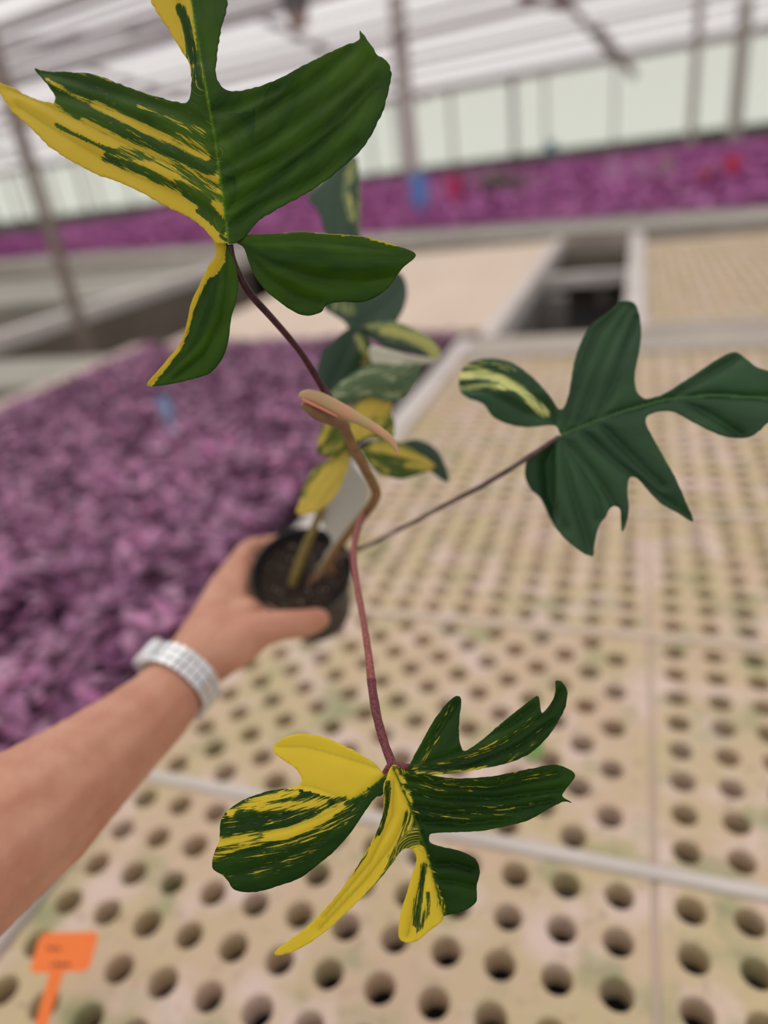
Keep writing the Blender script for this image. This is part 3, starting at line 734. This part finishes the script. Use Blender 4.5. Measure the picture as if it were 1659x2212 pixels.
sB2 = [([(850, 1668), (858, 1740), (845, 1800), (800, 1880), (740, 1950), (670, 2005), (605, 2054)], 24, 1.25, 2.6),
       ([(870, 1700), (880, 1740)], 14, 1.0, 2),
       ([(838, 1690), (836, 1740), (820, 1800)], 7, .25, 2),
       ([(882, 1760), (878, 1800), (850, 1850)], 12, .42),
       ([(905, 1835), (905, 1860)], 10, .7),
       ([(900, 1860), (895, 1910), (880, 1960), (880, 2030)], 30, 1.2, 2),
       ([(920, 1900), (940, 1960), (945, 1990), (910, 2020)], 24, 1.1, 2),
       ([(915, 1870), (912, 1905), (900, 1960), (898, 1995)], 11, .28, 1.7),
       ([(925, 1930), (925, 1970), (905, 2010)], 7, .4),
       ([(870, 1665), (930, 1690), (1000, 1696), (1080, 1690), (1180, 1668)], 14, .17),
       ([(880, 1700), (960, 1705)], 12, .2),
       ([(900, 1745), (1000, 1752), (1100, 1752), (1160, 1740)], 14, .12),
       ([(850, 1655), (875, 1668), (900, 1674)], 6, .5)]
def dB2(x, y):
    sd_ = side(x, y, mB2); r = math.hypot(x - 850, y - 1660)
    rt = (sd_ > 0) == (refB2 > 0)
    return .338 + .00004 * abs(sd_) * (1.0 if rt else .5) - .000012 * r + (.00005 * max(0, 830 - x) if not rt else 0)
lobesB.append(dict(outline=outB2, depth=dB2, axes=axB2, veins=[mB2, [(860, 1672), (940, 1690), (1060, 1700), (1200, 1675)], [(872, 1705), (960, 1722), (1080, 1724), (1210, 1705)], [(885, 1740), (980, 1752), (1100, 1750), (1190, 1730)],
    [(900, 1775), (1000, 1780), (1100, 1770)], [(850, 1690), (848, 1760), (800, 1860), (700, 1980)], [(878, 1760), (850, 1820), (790, 1900), (690, 2005)], [(935, 1870), (980, 1865), (1020, 1880)], [(940, 1900), (985, 1905), (1025, 1915)],
    [(925, 1850), (900, 1940), (880, 2020)]], rib=[mB2], ribw=2.2, base=baseB2, strokes=sB2, wobble=1.2, pleat=.0030, pw=10))
outB3 = [(882, 1668), (890, 1642), (910, 1605), (935, 1560), (960, 1525), (980, 1507), (990, 1504), (996, 1512), (992, 1550), (992, 1595), (997, 1615), (1007, 1622), (1040, 1600), (1090, 1557), (1130, 1525),
         (1160, 1504), (1166, 1522), (1172, 1540), (1190, 1520), (1200, 1495), (1201, 1472), (1215, 1475), (1225, 1495), (1222, 1525), (1205, 1560), (1180, 1595), (1140, 1630), (1090, 1650), (1015, 1665), (940, 1674), (905, 1674)]
mB3 = [(886, 1664), (930, 1655), (1000, 1643), (1070, 1618), (1130, 1580), (1180, 1545), (1215, 1490)]
lobesB.append(dict(outline=outB3, depth=lambda x, y: .333 + .00012 * max(0, side(x, y, mB3) * (1 if side(1000, 1600, mB3) > 0 else -1)) * .7 - .00002 * (x - 880) * .5 , axes=[mB3, [(900, 1650), (940, 1590), (985, 1515)]],
    veins=[mB3, [(895, 1650), (940, 1590), (985, 1520)], [(905, 1655), (990, 1625), (1100, 1565), (1150, 1530)], [(900, 1665), (1020, 1655), (1120, 1610), (1190, 1560)]], rib=[], base=-.08,
    strokes=[([(900, 1655), (935, 1600), (975, 1530)], 13, .22), ([(900, 1664), (1000, 1640), (1100, 1590), (1170, 1550)], 10, .2), ([(900, 1668), (950, 1672), (1050, 1660)], 6, .6), ([(1100, 1640), (1160, 1600)], 9, .18)], wobble=1.2, pleat=.003, pw=10))
LB = make_leaf('leaf', lobesB, M_leaf_lower, plant); LB['label'] = 'lower leaf with yellow left lobes and dark green right lobes'

# ---------- right leaf
outC = [(1209, 944), (1179, 961), (1150, 980), (1137, 999), (1134, 1029), (1145, 1054), (1166, 1075), (1177, 1096), (1196, 1134), (1225, 1168), (1255, 1191), (1276, 1201), (1282, 1197), (1284, 1172),
        (1293, 1138), (1310, 1113), (1318, 1098), (1329, 1093), (1338, 1098), (1341, 1113), (1342, 1143), (1346, 1146), (1354, 1126), (1358, 1096), (1355, 1058), (1358, 1035), (1367, 1030), (1381, 1037),
        (1407, 1067), (1432, 1090), (1466, 1109), (1497, 1126), (1483, 1088), (1461, 1037), (1436, 991), (1407, 940), (1395, 911), (1402, 896), (1432, 888), (1461, 892), (1499, 913), (1542, 934), (1571, 944),
        (1609, 946), (1634, 936), (1659, 913), (1690, 890), (1715, 850), (1700, 812), (1659, 801), (1634, 793), (1613, 776), (1592, 762), (1571, 765), (1537, 784), (1487, 818), (1436, 850), (1415, 858), (1394, 861), (1377, 848),
        (1371, 822), (1375, 789), (1384, 742), (1384, 700), (1377, 666), (1365, 652), (1341, 652), (1318, 671), (1280, 700), (1257, 734), (1242, 776), (1234, 822), (1225, 864), (1215, 883), (1204, 881), (1188, 856),
        (1162, 826), (1129, 797), (1095, 780), (1057, 774), (1023, 780), (998, 797), (993, 814), (993, 843), (1011, 860), (1044, 873), (1065, 900), (1095, 915), (1137, 923), (1179, 919), (1200, 920), (1209, 934)]
mC = [(1209, 940), (1280, 912), (1350, 887), (1440, 862), (1540, 853), (1659, 860), (1710, 862)]
refC = side(1300, 1050, mC)
def dC(x, y):
    sd_ = side(x, y, mC); low = (sd_ > 0) == (refC > 0)
    d = .425 + .00006 * abs(sd_) * (-.4 if low else 1.0)
    d += -.00003 * (x - 1209) if x > 1209 else .00012 * (1209 - x)
    if x < 1200: d += .0001 * abs(y - 850)
    return d
vC = [mC, [(1215, 930), (1245, 830), (1290, 720), (1345, 660)], [(1250, 915), (1285, 820), (1320, 740), (1360, 665)], [(1290, 905), (1330, 820), (1355, 740), (1375, 690)], [(1212, 950), (1230, 1040), (1250, 1110), (1275, 1190)],
      [(1208, 950), (1180, 1000), (1185, 1070), (1220, 1140)], [(1215, 948), (1280, 1020), (1320, 1080), (1345, 1130)], [(1250, 925), (1330, 1000), (1410, 1060), (1490, 1120)], [(1290, 910), (1370, 990), (1430, 1050)],
      [(1200, 905), (1150, 850), (1080, 810), (1000, 800)], [(1200, 910), (1130, 890), (1060, 850), (1000, 838)], [(1460, 860), (1540, 900), (1600, 940)], [(1460, 855), (1530, 810), (1590, 775)], [(1212, 950), (1250, 1010), (1290, 1080), (1295, 1120)]]
LC = make_leaf('leaf', [dict(outline=outC, depth=dC, axes=[mC, [(1209, 930), (1150, 860), (1080, 815), (990, 810)], [(1212, 950), (1240, 1060), (1280, 1190)], [(1250, 925), (1370, 1030), (1490, 1120)], [(1250, 900), (1310, 780), (1360, 660)]], veins=vC, rib=[mC], ribw=3.5,
    base=-.45, strokes=[([(992, 812), (1040, 808), (1085, 818), (1125, 842), (1155, 872), (1178, 893)], 14, .75, 1.7), ([(992, 840), (1050, 832), (1100, 838)], 9, .6, 1.7), ([(1010, 790), (1060, 785), (1110, 800)], 10, .3)], wobble=1.0, pleat=.0045, pw=16)], M_leaf_dark, plant)
LC['label'] = 'dark green leaf at right with a yellow streak on its smallest lobe'

# ---------- blurred leaves of the second shoot
def simple(outline, axis, depth, base, strokes, mt, ax2=None, tilt=(0, 0), pleat=.003, label=None):
    cx = sum(p[0] for p in outline) / len(outline); cy = sum(p[1] for p in outline) / len(outline)
    return dict(outline=outline, depth=lambda x, y: depth + tilt[0] * (x - cx) + tilt[1] * (y - cy) + .00008 * abs(side(x, y, axis)), axes=[axis], veins=[axis] + (ax2 or []), rib=[], base=base, strokes=strokes, pleat=pleat, pw=16)
D = [simple([(765, 716), (790, 714), (815, 708), (850, 700), (868, 675), (879, 640), (876, 610), (860, 588), (820, 585), (790, 590), (781, 560), (777, 500), (778, 430), (775, 375), (768, 338), (735, 352), (700, 385), (665, 425), (685, 455), (700, 495), (718, 545),
     (735, 600), (720, 625), (695, 640), (690, 655), (712, 675), (740, 692), (757, 712)], [(765, 715), (770, 640), (760, 540), (735, 430), (765, 345)], .575, -.1, [([(765, 350), (745, 410), (760, 470)], 14, .45), ([(730, 660), (760, 670)], 18, .36), ([(776, 380), (778, 500)], 6, .6)], None, [[(768, 710), (830, 660), (870, 620)], [(760, 700), (700, 655)]], (0, -.00004)),
     simple([(764, 704), (742, 716), (715, 738), (692, 768), (684, 800), (692, 832), (706, 848), (740, 832), (775, 812), (806, 790), (814, 765), (800, 738), (780, 716)], [(765, 710), (748, 760), (715, 830)], .572, -.1, [([(775, 730), (792, 765), (790, 785)], 11, .75), ([(808, 750), (812, 780)], 5, .8)], None, [[(768, 712), (790, 750), (790, 785)]], (0, .00012)),
     simple([(772, 716), (792, 702), (825, 695), (860, 697), (905, 715), (940, 738), (951, 762), (942, 776), (915, 770), (870, 760), (835, 752), (812, 738)], [(775, 712), (840, 722), (900, 740), (946, 768)], .570, .12, [([(830, 712), (880, 722), (925, 745), (945, 766)], 13, 1.1, 2), ([(800, 705), (850, 700), (890, 712)], 9, .45)], None)]
L4 = make_leaf('leaf', D, M_leaf_mid, plant, step=8)
E1 = [simple([(708, 855), (730, 831), (776, 799), (812, 786), (866, 788), (911, 786), (909, 804), (893, 838), (873, 863), (843, 868), (798, 861), (757, 874), (730, 878), (712, 872)], [(712, 868), (780, 838), (850, 825), (905, 792)], .535, .12, [([(720, 855), (790, 845), (860, 852)], 8, .40), ([(740, 830), (800, 800), (850, 815)], 8, .38)], None, [[(730, 870), (800, 850), (870, 858)]], (0, .0001))]
L5 = make_leaf('leaf', E1, M_leaf_pale, plant, step=8)
E2 = [simple([(800, 748), (830, 752), (880, 766), (925, 772), (940, 780), (912, 788), (860, 790), (812, 788), (800, 775)], [(805, 765), (930, 780)], .56, .9, [], None)]
L5b = make_leaf('leaf', E2, leaf_mat('whitish_leaf', (.3, .35, .2), (.35, .4, .25), (.62, .60, .46), (.5, .5, .34), trans=.1), plant, step=9)
F_ = [simple([(778, 868), (800, 858), (843, 862), (846, 888), (852, 913), (850, 936), (832, 946), (800, 950), (767, 953), (752, 935), (752, 905), (762, 885)], [(838, 866), (800, 905), (765, 950)], .545, .25, [([(835, 868), (790, 885), (765, 935)], 20, 1.1, 2), ([(845, 880), (815, 915), (795, 940)], 8, .8)], None, [[(845, 880), (812, 915)]]),
      simple([(704, 905), (690, 935), (684, 965), (686, 980), (705, 985), (735, 982), (752, 960), (758, 930), (745, 905), (722, 898)], [(740, 905), (715, 945), (690, 980)], .55, .15, [([(712, 915), (692, 955)], 9, .7), ([(735, 960), (700, 980)], 8, .45)], None),
      simple([(752, 975), (725, 982), (685, 1008), (660, 1040), (648, 1080), (640, 1108), (662, 1112), (700, 1096), (730, 1062), (748, 1020), (756, 990)], [(750, 980), (715, 1020), (680, 1070), (642, 1108)], .55, 1.05, [([(700, 1000), (665, 1040), (652, 1070)], 10, .30), ([(730, 985), (705, 1000)], 10, .4)], None, [[(750, 985), (730, 1040), (690, 1090)]], (0, -.00008)),
      simple([(782, 968), (800, 955), (830, 950), (870, 958), (905, 978), (935, 1000), (940, 1012), (912, 1022), (870, 1034), (825, 1026), (798, 1005), (785, 985)], [(785, 975), (850, 985), (935, 1008)], .54, .15, [([(810, 965), (870, 975), (930, 1005)], 12, .75), ([(800, 995), (840, 1020)], 6, .5), ([(880, 1005), (925, 1012)], 8, .7)], None)]
L6 = make_leaf('leaf', F_, M_leaf_yel, plant, step=8)
H_ = [simple([(855, 972), (870, 955), (905, 950), (940, 968), (960, 1000), (970, 1040), (945, 1030), (920, 1008), (900, 985)], [(865, 962), (920, 975), (966, 1036)], .56, -.2, [], None)]
L7 = make_leaf('leaf', H_, M_leaf_mid, plant, step=8)
G_ = [simple([(812, 905), (838, 880), (848, 905), (851, 935), (840, 955), (820, 950)], [(830, 890), (838, 950)], .56, -.1, [], None)]
L8 = make_leaf('leaf', G_, M_leaf_mid, plant, step=8)

# ---------- stems, petioles, bud
def stem(name, P, mt, n=8, seg=14, bump=0, label=None):
    bm = bmesh.new(); p, r = stem_pts(P, n); tube(bm, p, r, seg, bump); o = obj(name, bm, mt, plant, smooth=True)
    if label: o['label'] = label
    return o
stem('stem', [(702, 1232, .655, .0042), (722, 1195, .62, .0040), (755, 1150, .57, .0036), (790, 1108, .51, .0034), (812, 1072, .475, .0034), (806, 1045, .46, .0032), (780, 998, .44, .0030), (756, 950, .42, .0030), (738, 908, .41, .0034)], M_stem)
stem('petiole', [(738, 908, .41, .0030), (712, 862, .405, .0026), (690, 825, .40, .0021), (645, 755, .385, .0018), (590, 690, .37, .0018), (545, 640, .36, .0019), (520, 600, .354, .0018), (503, 560, .350, .0016), (497, 528, .347, .0016)], M_pet_dark, label='dark purple petiole')
stem('petiole', [(790, 1108, .51, .0030), (775, 1135, .48, .0024), (765, 1180, .455, .0022), (766, 1230, .435, .0020), (776, 1290, .415, .0020), (788, 1360, .395, .0019), (797, 1420, .38, .0021), (802, 1470, .37, .0024)], M_pet_red, label='red petiole')
o = stem('petiole', [(802, 1468, .3705, .0024), (806, 1500, .365, .0024), (815, 1550, .357, .0023), (830, 1605, .349, .0023), (845, 1645, .342, .0024), (849, 1656, .340, .0020)], M_pet_redd, bump=.12, label='crimson lower end of petiole')
stem('petiolule', [(846, 1648, .3405, .0019), (862, 1653, .338, .0014), (884, 1656, .336, .0013)], M_pet_redd)
stem('petiolule', [(848, 1648, .3405, .0019), (836, 1662, .340, .0015), (828, 1670, .340, .0009)], M_pet_redd)
stem('petiole', [(735, 1200, .61, .0018), (765, 1192, .575, .0018), (800, 1175, .55, .0016), (870, 1140, .52, .0015), (950, 1097, .49, .0017), (1040, 1050, .465, .0018), (1110, 1008, .445, .0017), (1160, 975, .435, .0016), (1209, 942, .4275, .0012)], M_pet_brown, label='thin brown petiole')
stem('stem', [(632, 1262, .672, .0048), (648, 1215, .66, .0046), (668, 1165, .645, .0042), (690, 1110, .63, .0038), (715, 1040, .61, .0036), (745, 970, .60, .0034), (765, 900, .59, .0032), (770, 820, .585, .003), (766, 712, .578, .0025)], M_stem2, label='olive stem')
for P in ([(745, 970, .60, .002), (735, 940, .58, .0018), (732, 908, .552, .0012)], [(735, 990, .60, .002), (750, 985, .57, .0016), (755, 978, .55, .0012)], [(750, 965, .60, .002), (770, 970, .57, .0016), (784, 974, .541, .0012)],
          [(765, 900, .59, .002), (730, 880, .56, .0016), (712, 868, .536, .0012)], [(766, 880, .59, .002), (790, 900, .565, .0014), (800, 905, .547, .001)], [(770, 800, .585, .002), (790, 775, .57, .0014), (806, 766, .561, .001)]):
    stem('petiole', P, M_stem2, 5, 8)
stem('petiole', [(690, 1228, .665, .0030), (715, 1195, .64, .0025), (745, 1155, .60, .0022), (775, 1115, .55, .0020), (800, 1085, .50, .0018)], mat('pale_green_petiole', (.30, .30, .16), .5), label='pale green petiole')
bud = stem('leaf_bud', [(650, 862, .392, .0016), (656, 857, .392, .0034), (672, 858, .393, .0043), (700, 868, .394, .0045), (745, 890, .393, .0040), (780, 908, .391, .0031), (812, 926, .389, .0026), (838, 945, .387, .0023), (852, 962, .386, .0017), (862, 984, .385, .0004)], M_bud, label='tan-pink furled new leaf')
bm = bmesh.new(); p, r = stem_pts([(655, 870, .398, .0030), (680, 888, .401, .0038), (710, 902, .405, .0040), (738, 915, .409, .0038), (748, 925, .412, .0030)], 6); tube(bm, p, r, 12); obj('bud_sheath', bm, M_bud2, bud, smooth=True)
bm = bmesh.new(); p, r = stem_pts([(652, 862, .388, .0008), (660, 866, .3885, .0010), (690, 880, .390, .0009), (730, 900, .391, .0006)], 6); tube(bm, p, r, 8); obj('bud_edge', bm, mat('pink_edge', (.62, .22, .14), .5), bud, smooth=True)

# ---------- pot and soil
PC = cp(652, 1233, .672)
naxis = (R3 @ Vector((-.10, .575, .81))).normalized()
xa = naxis.cross(Vector((0, 1, 0))).normalized(); ya = naxis.cross(xa)
PM = Matrix.Translation(PC) @ Matrix((xa, ya, naxis)).transposed().to_4x4()
def lathe(bm, prof, seg=48, M=PM):
    rings = [[bm.verts.new(M @ Vector((math.cos(2 * math.pi * k_ / seg) * r, math.sin(2 * math.pi * k_ / seg) * r, z))) for k_ in range(seg)] for r, z in prof]
    for a, b in zip(rings, rings[1:]):
        for k_ in range(seg): bm.faces.new((a[k_], a[(k_ + 1) % seg], b[(k_ + 1) % seg], b[k_]))
    return rings
bm = bmesh.new(); rg = lathe(bm, [(.030, -.086), (.0345, -.086), (.0362, -.080), (.0425, -.020), (.0440, -.018), (.0463, -.014), (.0492, -.002), (.0500, .000), (.0495, .0018), (.0475, .0012), (.0450, -.010), (.0425, -.022), (.034, -.082), (.0, -.082)])
bm.faces.new(rg[0]); bmesh.ops.remove_doubles(bm, verts=bm.verts[:], dist=1e-6)
pot = obj('pot', bm, M_pot, plant, smooth=True); pot['label'] = 'black plastic nursery pot'
bm = bmesh.new(); ctr = []
rings = []
for i in range(15):
    r_ = .0445 * i / 14
    rings.append([bm.verts.new(PM @ Vector((math.cos(2 * math.pi * k_ / 48) * r_, math.sin(2 * math.pi * k_ / 48) * r_, -.010 + .0022 * noise.noise(Vector((math.cos(2 * math.pi * k_ / 48) * r_ * 90, math.sin(2 * math.pi * k_ / 48) * r_ * 90, 0)))))) for k_ in range(48)])
for a, b in zip(rings, rings[1:]):
    for k_ in range(48): bm.faces.new((a[k_], a[(k_ + 1) % 48], b[(k_ + 1) % 48], b[k_]))
bmesh.ops.remove_doubles(bm, verts=bm.verts[:], dist=1e-6)
rnd = random.Random(4)
for q in range(220):
    a = rnd.uniform(0, 6.28); r_ = .042 * math.sqrt(rnd.random()); s_ = rnd.uniform(.0010, .0026)
    bmesh.ops.create_icosphere(bm, subdivisions=1, radius=s_, matrix=PM @ Matrix.Translation((math.cos(a) * r_, math.sin(a) * r_, -.0085)) @ Matrix.Diagonal((1, rnd.uniform(.5, 1), rnd.uniform(.5, 1), 1)))
soil = obj('soil', bm, M_soil, plant)
bm = bmesh.new()
for q in range(26):
    a = rnd.uniform(0, 6.28); r_ = .038 * math.sqrt(rnd.random()); s_ = rnd.uniform(.0008, .0016)
    bmesh.ops.create_icosphere(bm, subdivisions=1, radius=s_, matrix=PM @ Matrix.Translation((math.cos(a) * r_, math.sin(a) * r_, -.0065)))
o = obj('perlite', bm, mat('perlite_grit', (.35, .26, .2), .8), soil); o['kind'] = 'stuff'
stem('aerial_root', [(668, 1262, .668, .0024), (690, 1240, .655, .0042), (712, 1225, .655, .0036), (722, 1240, .660, .0020)], mat('root', (.24, .12, .07), .7, noise_s=200, col2=(.12, .07, .04)), 6, 10, label='brown surface root')

# white plastic label stuck in the soil beside the stems
lp_ = [(742, 985), (775, 1015), (800, 1055), (790, 1095), (766, 1138), (706, 1214), (694, 1208), (722, 1168), (700, 1145), (690, 1110), (712, 1045)]
bm = bmesh.new(); fr = [bm.verts.new(cp(x, y, .640 + .00010 * (1215 - y) * -.4)) for x, y in lp_]; off_ = R3 @ Vector((0, 0, -.0012)); bk = [bm.verts.new(v.co + off_) for v in fr]
bm.faces.new(fr); bm.faces.new(bk[::-1])
for i in range(len(fr)): bm.faces.new((fr[i], bk[i], bk[(i + 1) % len(fr)], fr[(i + 1) % len(fr)]))
bmesh.ops.bevel(bm, geom=[e_ for e_ in bm.edges if e_.calc_length() < .002], offset=.003, segments=3, affect='EDGES')
tag(obj('plant_label', bm, mat('pale_grey_plastic', (.42, .40, .35), .5)), 'pale grey plastic label with a pointed end stuck in the held pot', 'plant label')

# ================================================================== ARM AND HAND
def swept(bm, P, k_=.28):
    for (a, b) in zip(P, P[1:]):
        A, B_ = cp(*a[:3]), cp(*b[:3]); L = (B_ - A).length; n = max(2, int(L / (min(a[3], b[3]) * k_)))
        for i in range(n + 1):
            t_ = i / n; bmesh.ops.create_icosphere(bm, subdivisions=2, radius=a[3] + (b[3] - a[3]) * t_, matrix=Matrix.Translation(A.lerp(B_, t_)))
bm = bmesh.new()
arm = [(-520, 2180, .37, .050), (-330, 2050, .385, .051), (-120, 1897, .425, .052), (60, 1762, .47, .0475), (210, 1640, .52, .0385), (330, 1537, .57, .0325), (385, 1475, .598, .0290), (430, 1425, .615, .0285), (480, 1375, .635, .0285)]
swept(bm, arm)
swept(bm, [(400, 1452, .605, .0265), (455, 1370, .645, .0270), (480, 1310, .672, .0235), (490, 1262, .695, .0165)])      # back of the hand to index knuckle
swept(bm, [(470, 1400, .63, .0250), (505, 1340, .665, .0260), (515, 1300, .69, .0200)])
swept(bm, [(470, 1400, .655, .0220), (500, 1340, .70, .0190), (510, 1320, .715, .0150)])
swept(bm, [(455, 1420, .618, .0240), (520, 1385, .622, .0215), (565, 1358, .622, .0165), (600, 1350, .623, .0135)])           # ball of the thumb
swept(bm, [(500, 1370, .63, .022), (535, 1325, .645, .0150)])                                                               # web
swept(bm, [(540, 1318, .664, .0125), (582, 1338, .656, .0125)])
swept(bm, [(505, 1345, .655, .018), (514, 1275, .68, .0128), (526, 1208, .706, .0108)])
swept(bm, [(565, 1358, .622, .0170), (608, 1350, .622, .0142), (650, 1348, .628, .0138), (680, 1341, .638, .0122), (690, 1338, .641, .0105)])  # thumb
swept(bm, [(488, 1258, .695, .0140), (528, 1195, .722, .0108), (548, 1180, .740, .0102), (605, 1172, .770, .0092), (650, 1180, .785, .0080)])   # index
swept(bm, [(498, 1290, .705, .0140), (528, 1240, .745, .0110), (560, 1222, .770, .0100), (620, 1222, .800, .0088), (665, 1240, .805, .0080)])   # middle
swept(bm, [(505, 1315, .712, .0135), (535, 1290, .760, .0105), (568, 1275, .785, .0098), (625, 1280, .810, .0085), (660, 1300, .810, .0075)])   # ring
swept(bm, [(512, 1335, .715, .0125), (545, 1330, .765, .0095), (580, 1325, .790, .0085), (625, 1332, .805, .0078), (650, 1345, .803, .0070)])   # little
me = bpy.data.meshes.new('person'); bm.to_mesh(me); bm.free()
tmp = bpy.data.objects.new('tmp_body', me); C.objects.link(tmp)
md = tmp.modifiers.new('r', 'REMESH'); md.mode = 'VOXEL'; md.voxel_size = .0022; md.use_smooth_shade = True
md = tmp.modifiers.new('s', 'SMOOTH'); md.factor = .6; md.iterations = 9
dg = bpy.context.evaluated_depsgraph_get(); dg.update()
me2 = bpy.data.meshes.new_from_object(tmp.evaluated_get(dg)); me2.name = 'person'
bpy.data.objects.remove(tmp); bpy.data.meshes.remove(me)
for v in me2.vertices:                     # knuckle and tendon relief
    v.co += v.normal * (.0007 * noise.noise(v.co * 45) + .0003 * noise.noise(v.co * 120))
person = link('person', me2, M_skin, None, smooth=True)
tag(person, 'bare left forearm and hand reaching in from the left, gripping a black pot', 'person')
# thumbnail
# ---- wristwatch
wc = cp(388, 1472, .600); wa = (cp(440, 1415, .62) - cp(330, 1537, .57)).normalized()
w1 = (R3 @ Vector((-.75, .55, .2))); w1 = (w1 - wa * w1.dot(wa)).normalized(); w2 = wa.cross(w1)
watch = empty('wristwatch', wc); tag(watch, 'silver wristwatch with metal link bracelet worn on the wrist', 'watch')
bm = bmesh.new(); nL = 30; ra, rbb = .0335, .0335
for i in range(nL):
    a = 2 * math.pi * i / nL; pos = (w1 * math.cos(a) * ra + w2 * math.sin(a) * rbb); n_ = (w1 * math.cos(a) + w2 * math.sin(a)).normalized(); t_ = wa.cross(n_)
    for j, (off, wd_) in enumerate(((-.0080, .0070), (0, .0080), (.0080, .0070))):
        M_ = Matrix((wa, t_, n_)).transposed().to_4x4(); M_.translation = pos + wa * off
        r = bmesh.ops.create_cube(bm, size=1, matrix=M_ @ Matrix.Diagonal((wd_, .0062, .0030, 1)))
bmesh.ops.bevel(bm, geom=bm.edges[:], offset=.0006, segments=1, affect='EDGES')
obj('bracelet', bm, M_silver, watch)
cM = Matrix((wa, wa.cross(w1), w1)).transposed().to_4x4(); cM.translation = w1 * (ra + .0025)
bm = bmesh.new(); bmesh.ops.create_cone(bm, segments=40, cap_ends=True, radius1=.0165, radius2=.0160, depth=.008, matrix=cM); bmesh.ops.bevel(bm, geom=bm.edges[:], offset=.0008, segments=1, affect='EDGES')
case = obj('case', bm, M_silver, watch)
cM2 = cM.copy(); cM2.translation = w1 * (ra + .0072)
bm = bmesh.new(); bmesh.ops.create_cone(bm, segments=40, cap_ends=True, radius1=.0135, radius2=.0130, depth=.0015, matrix=cM2); obj('dial', bm, mat('pale_dial', (.7, .71, .73), .25), case)

# ================================================================== SMALL THINGS ON THE BENCH
# orange tag: T-shaped label whose stake stands in a hole
tg = empty('plant_tag', (0, 0, 0)); tag(tg, 'orange plastic plant tag with a stake, at the lower left of the perforated bench', 'plant tag')
TD = .70
a0, a1, a2, a3 = cp(88, 2016, TD + .025), cp(214, 2012, TD + .02), cp(190, 2098, TD), cp(62, 2102, TD + .005)
nrm = (a1 - a0).cross(a3 - a0).normalized() * .0012
bm = bmesh.new(); f = [bm.verts.new(p) for p in (a0, a1, a2, a3)]; b_ = [bm.verts.new(p + nrm) for p in (a0, a1, a2, a3)]
bm.faces.new(f); bm.faces.new(b_[::-1])
for i in range(4): bm.faces.new((f[i], b_[i], b_[(i + 1) % 4], f[(i + 1) % 4]))
bmesh.ops.bevel(bm, geom=[e_ for e_ in bm.edges if abs((e_.verts[0].co - e_.verts[1].co).length - .0012) < 1e-4], offset=.003, segments=3, affect='EDGES')
plate = obj('label_plate', bm, M_orange, tg)
s0, s1, s2, s3 = cp(108, 2096, TD + .0035), cp(138, 2096, TD + .003), cp(98, 2225, TD - .02), cp(72, 2225, TD - .02)
down = Vector((0, 0, -.01))
bm = bmesh.new(); f = [bm.verts.new(p) for p in (s0, s1, s2, s3)]; b_ = [bm.verts.new(p + nrm) for p in (s0, s1, s2, s3)]
bm.faces.new(f); bm.faces.new(b_[::-1])
for i in range(4): bm.faces.new((f[i], b_[i], b_[(i + 1) % 4], f[(i + 1) % 4]))
obj('stake', bm, M_orange, tg)
bm = bmesh.new(); up_ = -nrm.normalized() * .0004
if (CAMP - a0).dot(up_) < 0: up_ = up_ + nrm
def onplate(u, v): return a0.lerp(a1, u).lerp(a3.lerp(a2, u), v) + (-nrm.normalized() * .0006 if (CAMP - a0).dot(-nrm) > 0 else nrm * 1.5)
for (u0, u1, v_) in ((.18, .22, .33), (.24, .30, .36), (.32, .36, .34), (.38, .42, .36), (.34, .38, .78), (.40, .48, .76), (.50, .56, .78), (.58, .66, .77)):
    q = [onplate(u0, v_), onplate(u1, v_ + .02), onplate(u1 + .01, v_ + .10), onplate(u0 + .01, v_ + .08)]
    bm.faces.new([bm.verts.new(p) for p in q])
obj('handwriting', bm, M_ink, plate)
# a scrap of green leaf lying on the bench
p = un(1152, 1618, BZ + .004); bm = bmesh.new()
ring_ = [bm.verts.new(p + Vector((math.cos(a) * .013, math.sin(a) * .022, .004 + .003 * math.sin(2 * a)))) for a in [2 * math.pi * i / 14 for i in range(14)]]
c_ = bm.verts.new(p + Vector((0, 0, .001)))
for i in range(14): bm.faces.new((ring_[i], ring_[(i + 1) % 14], c_))
tag(obj('leaf_scrap', bm, mat('fresh_green', (.13, .26, .04), .6), smooth=True), 'small scrap of green leaf lying on the perforated bench', 'leaf')
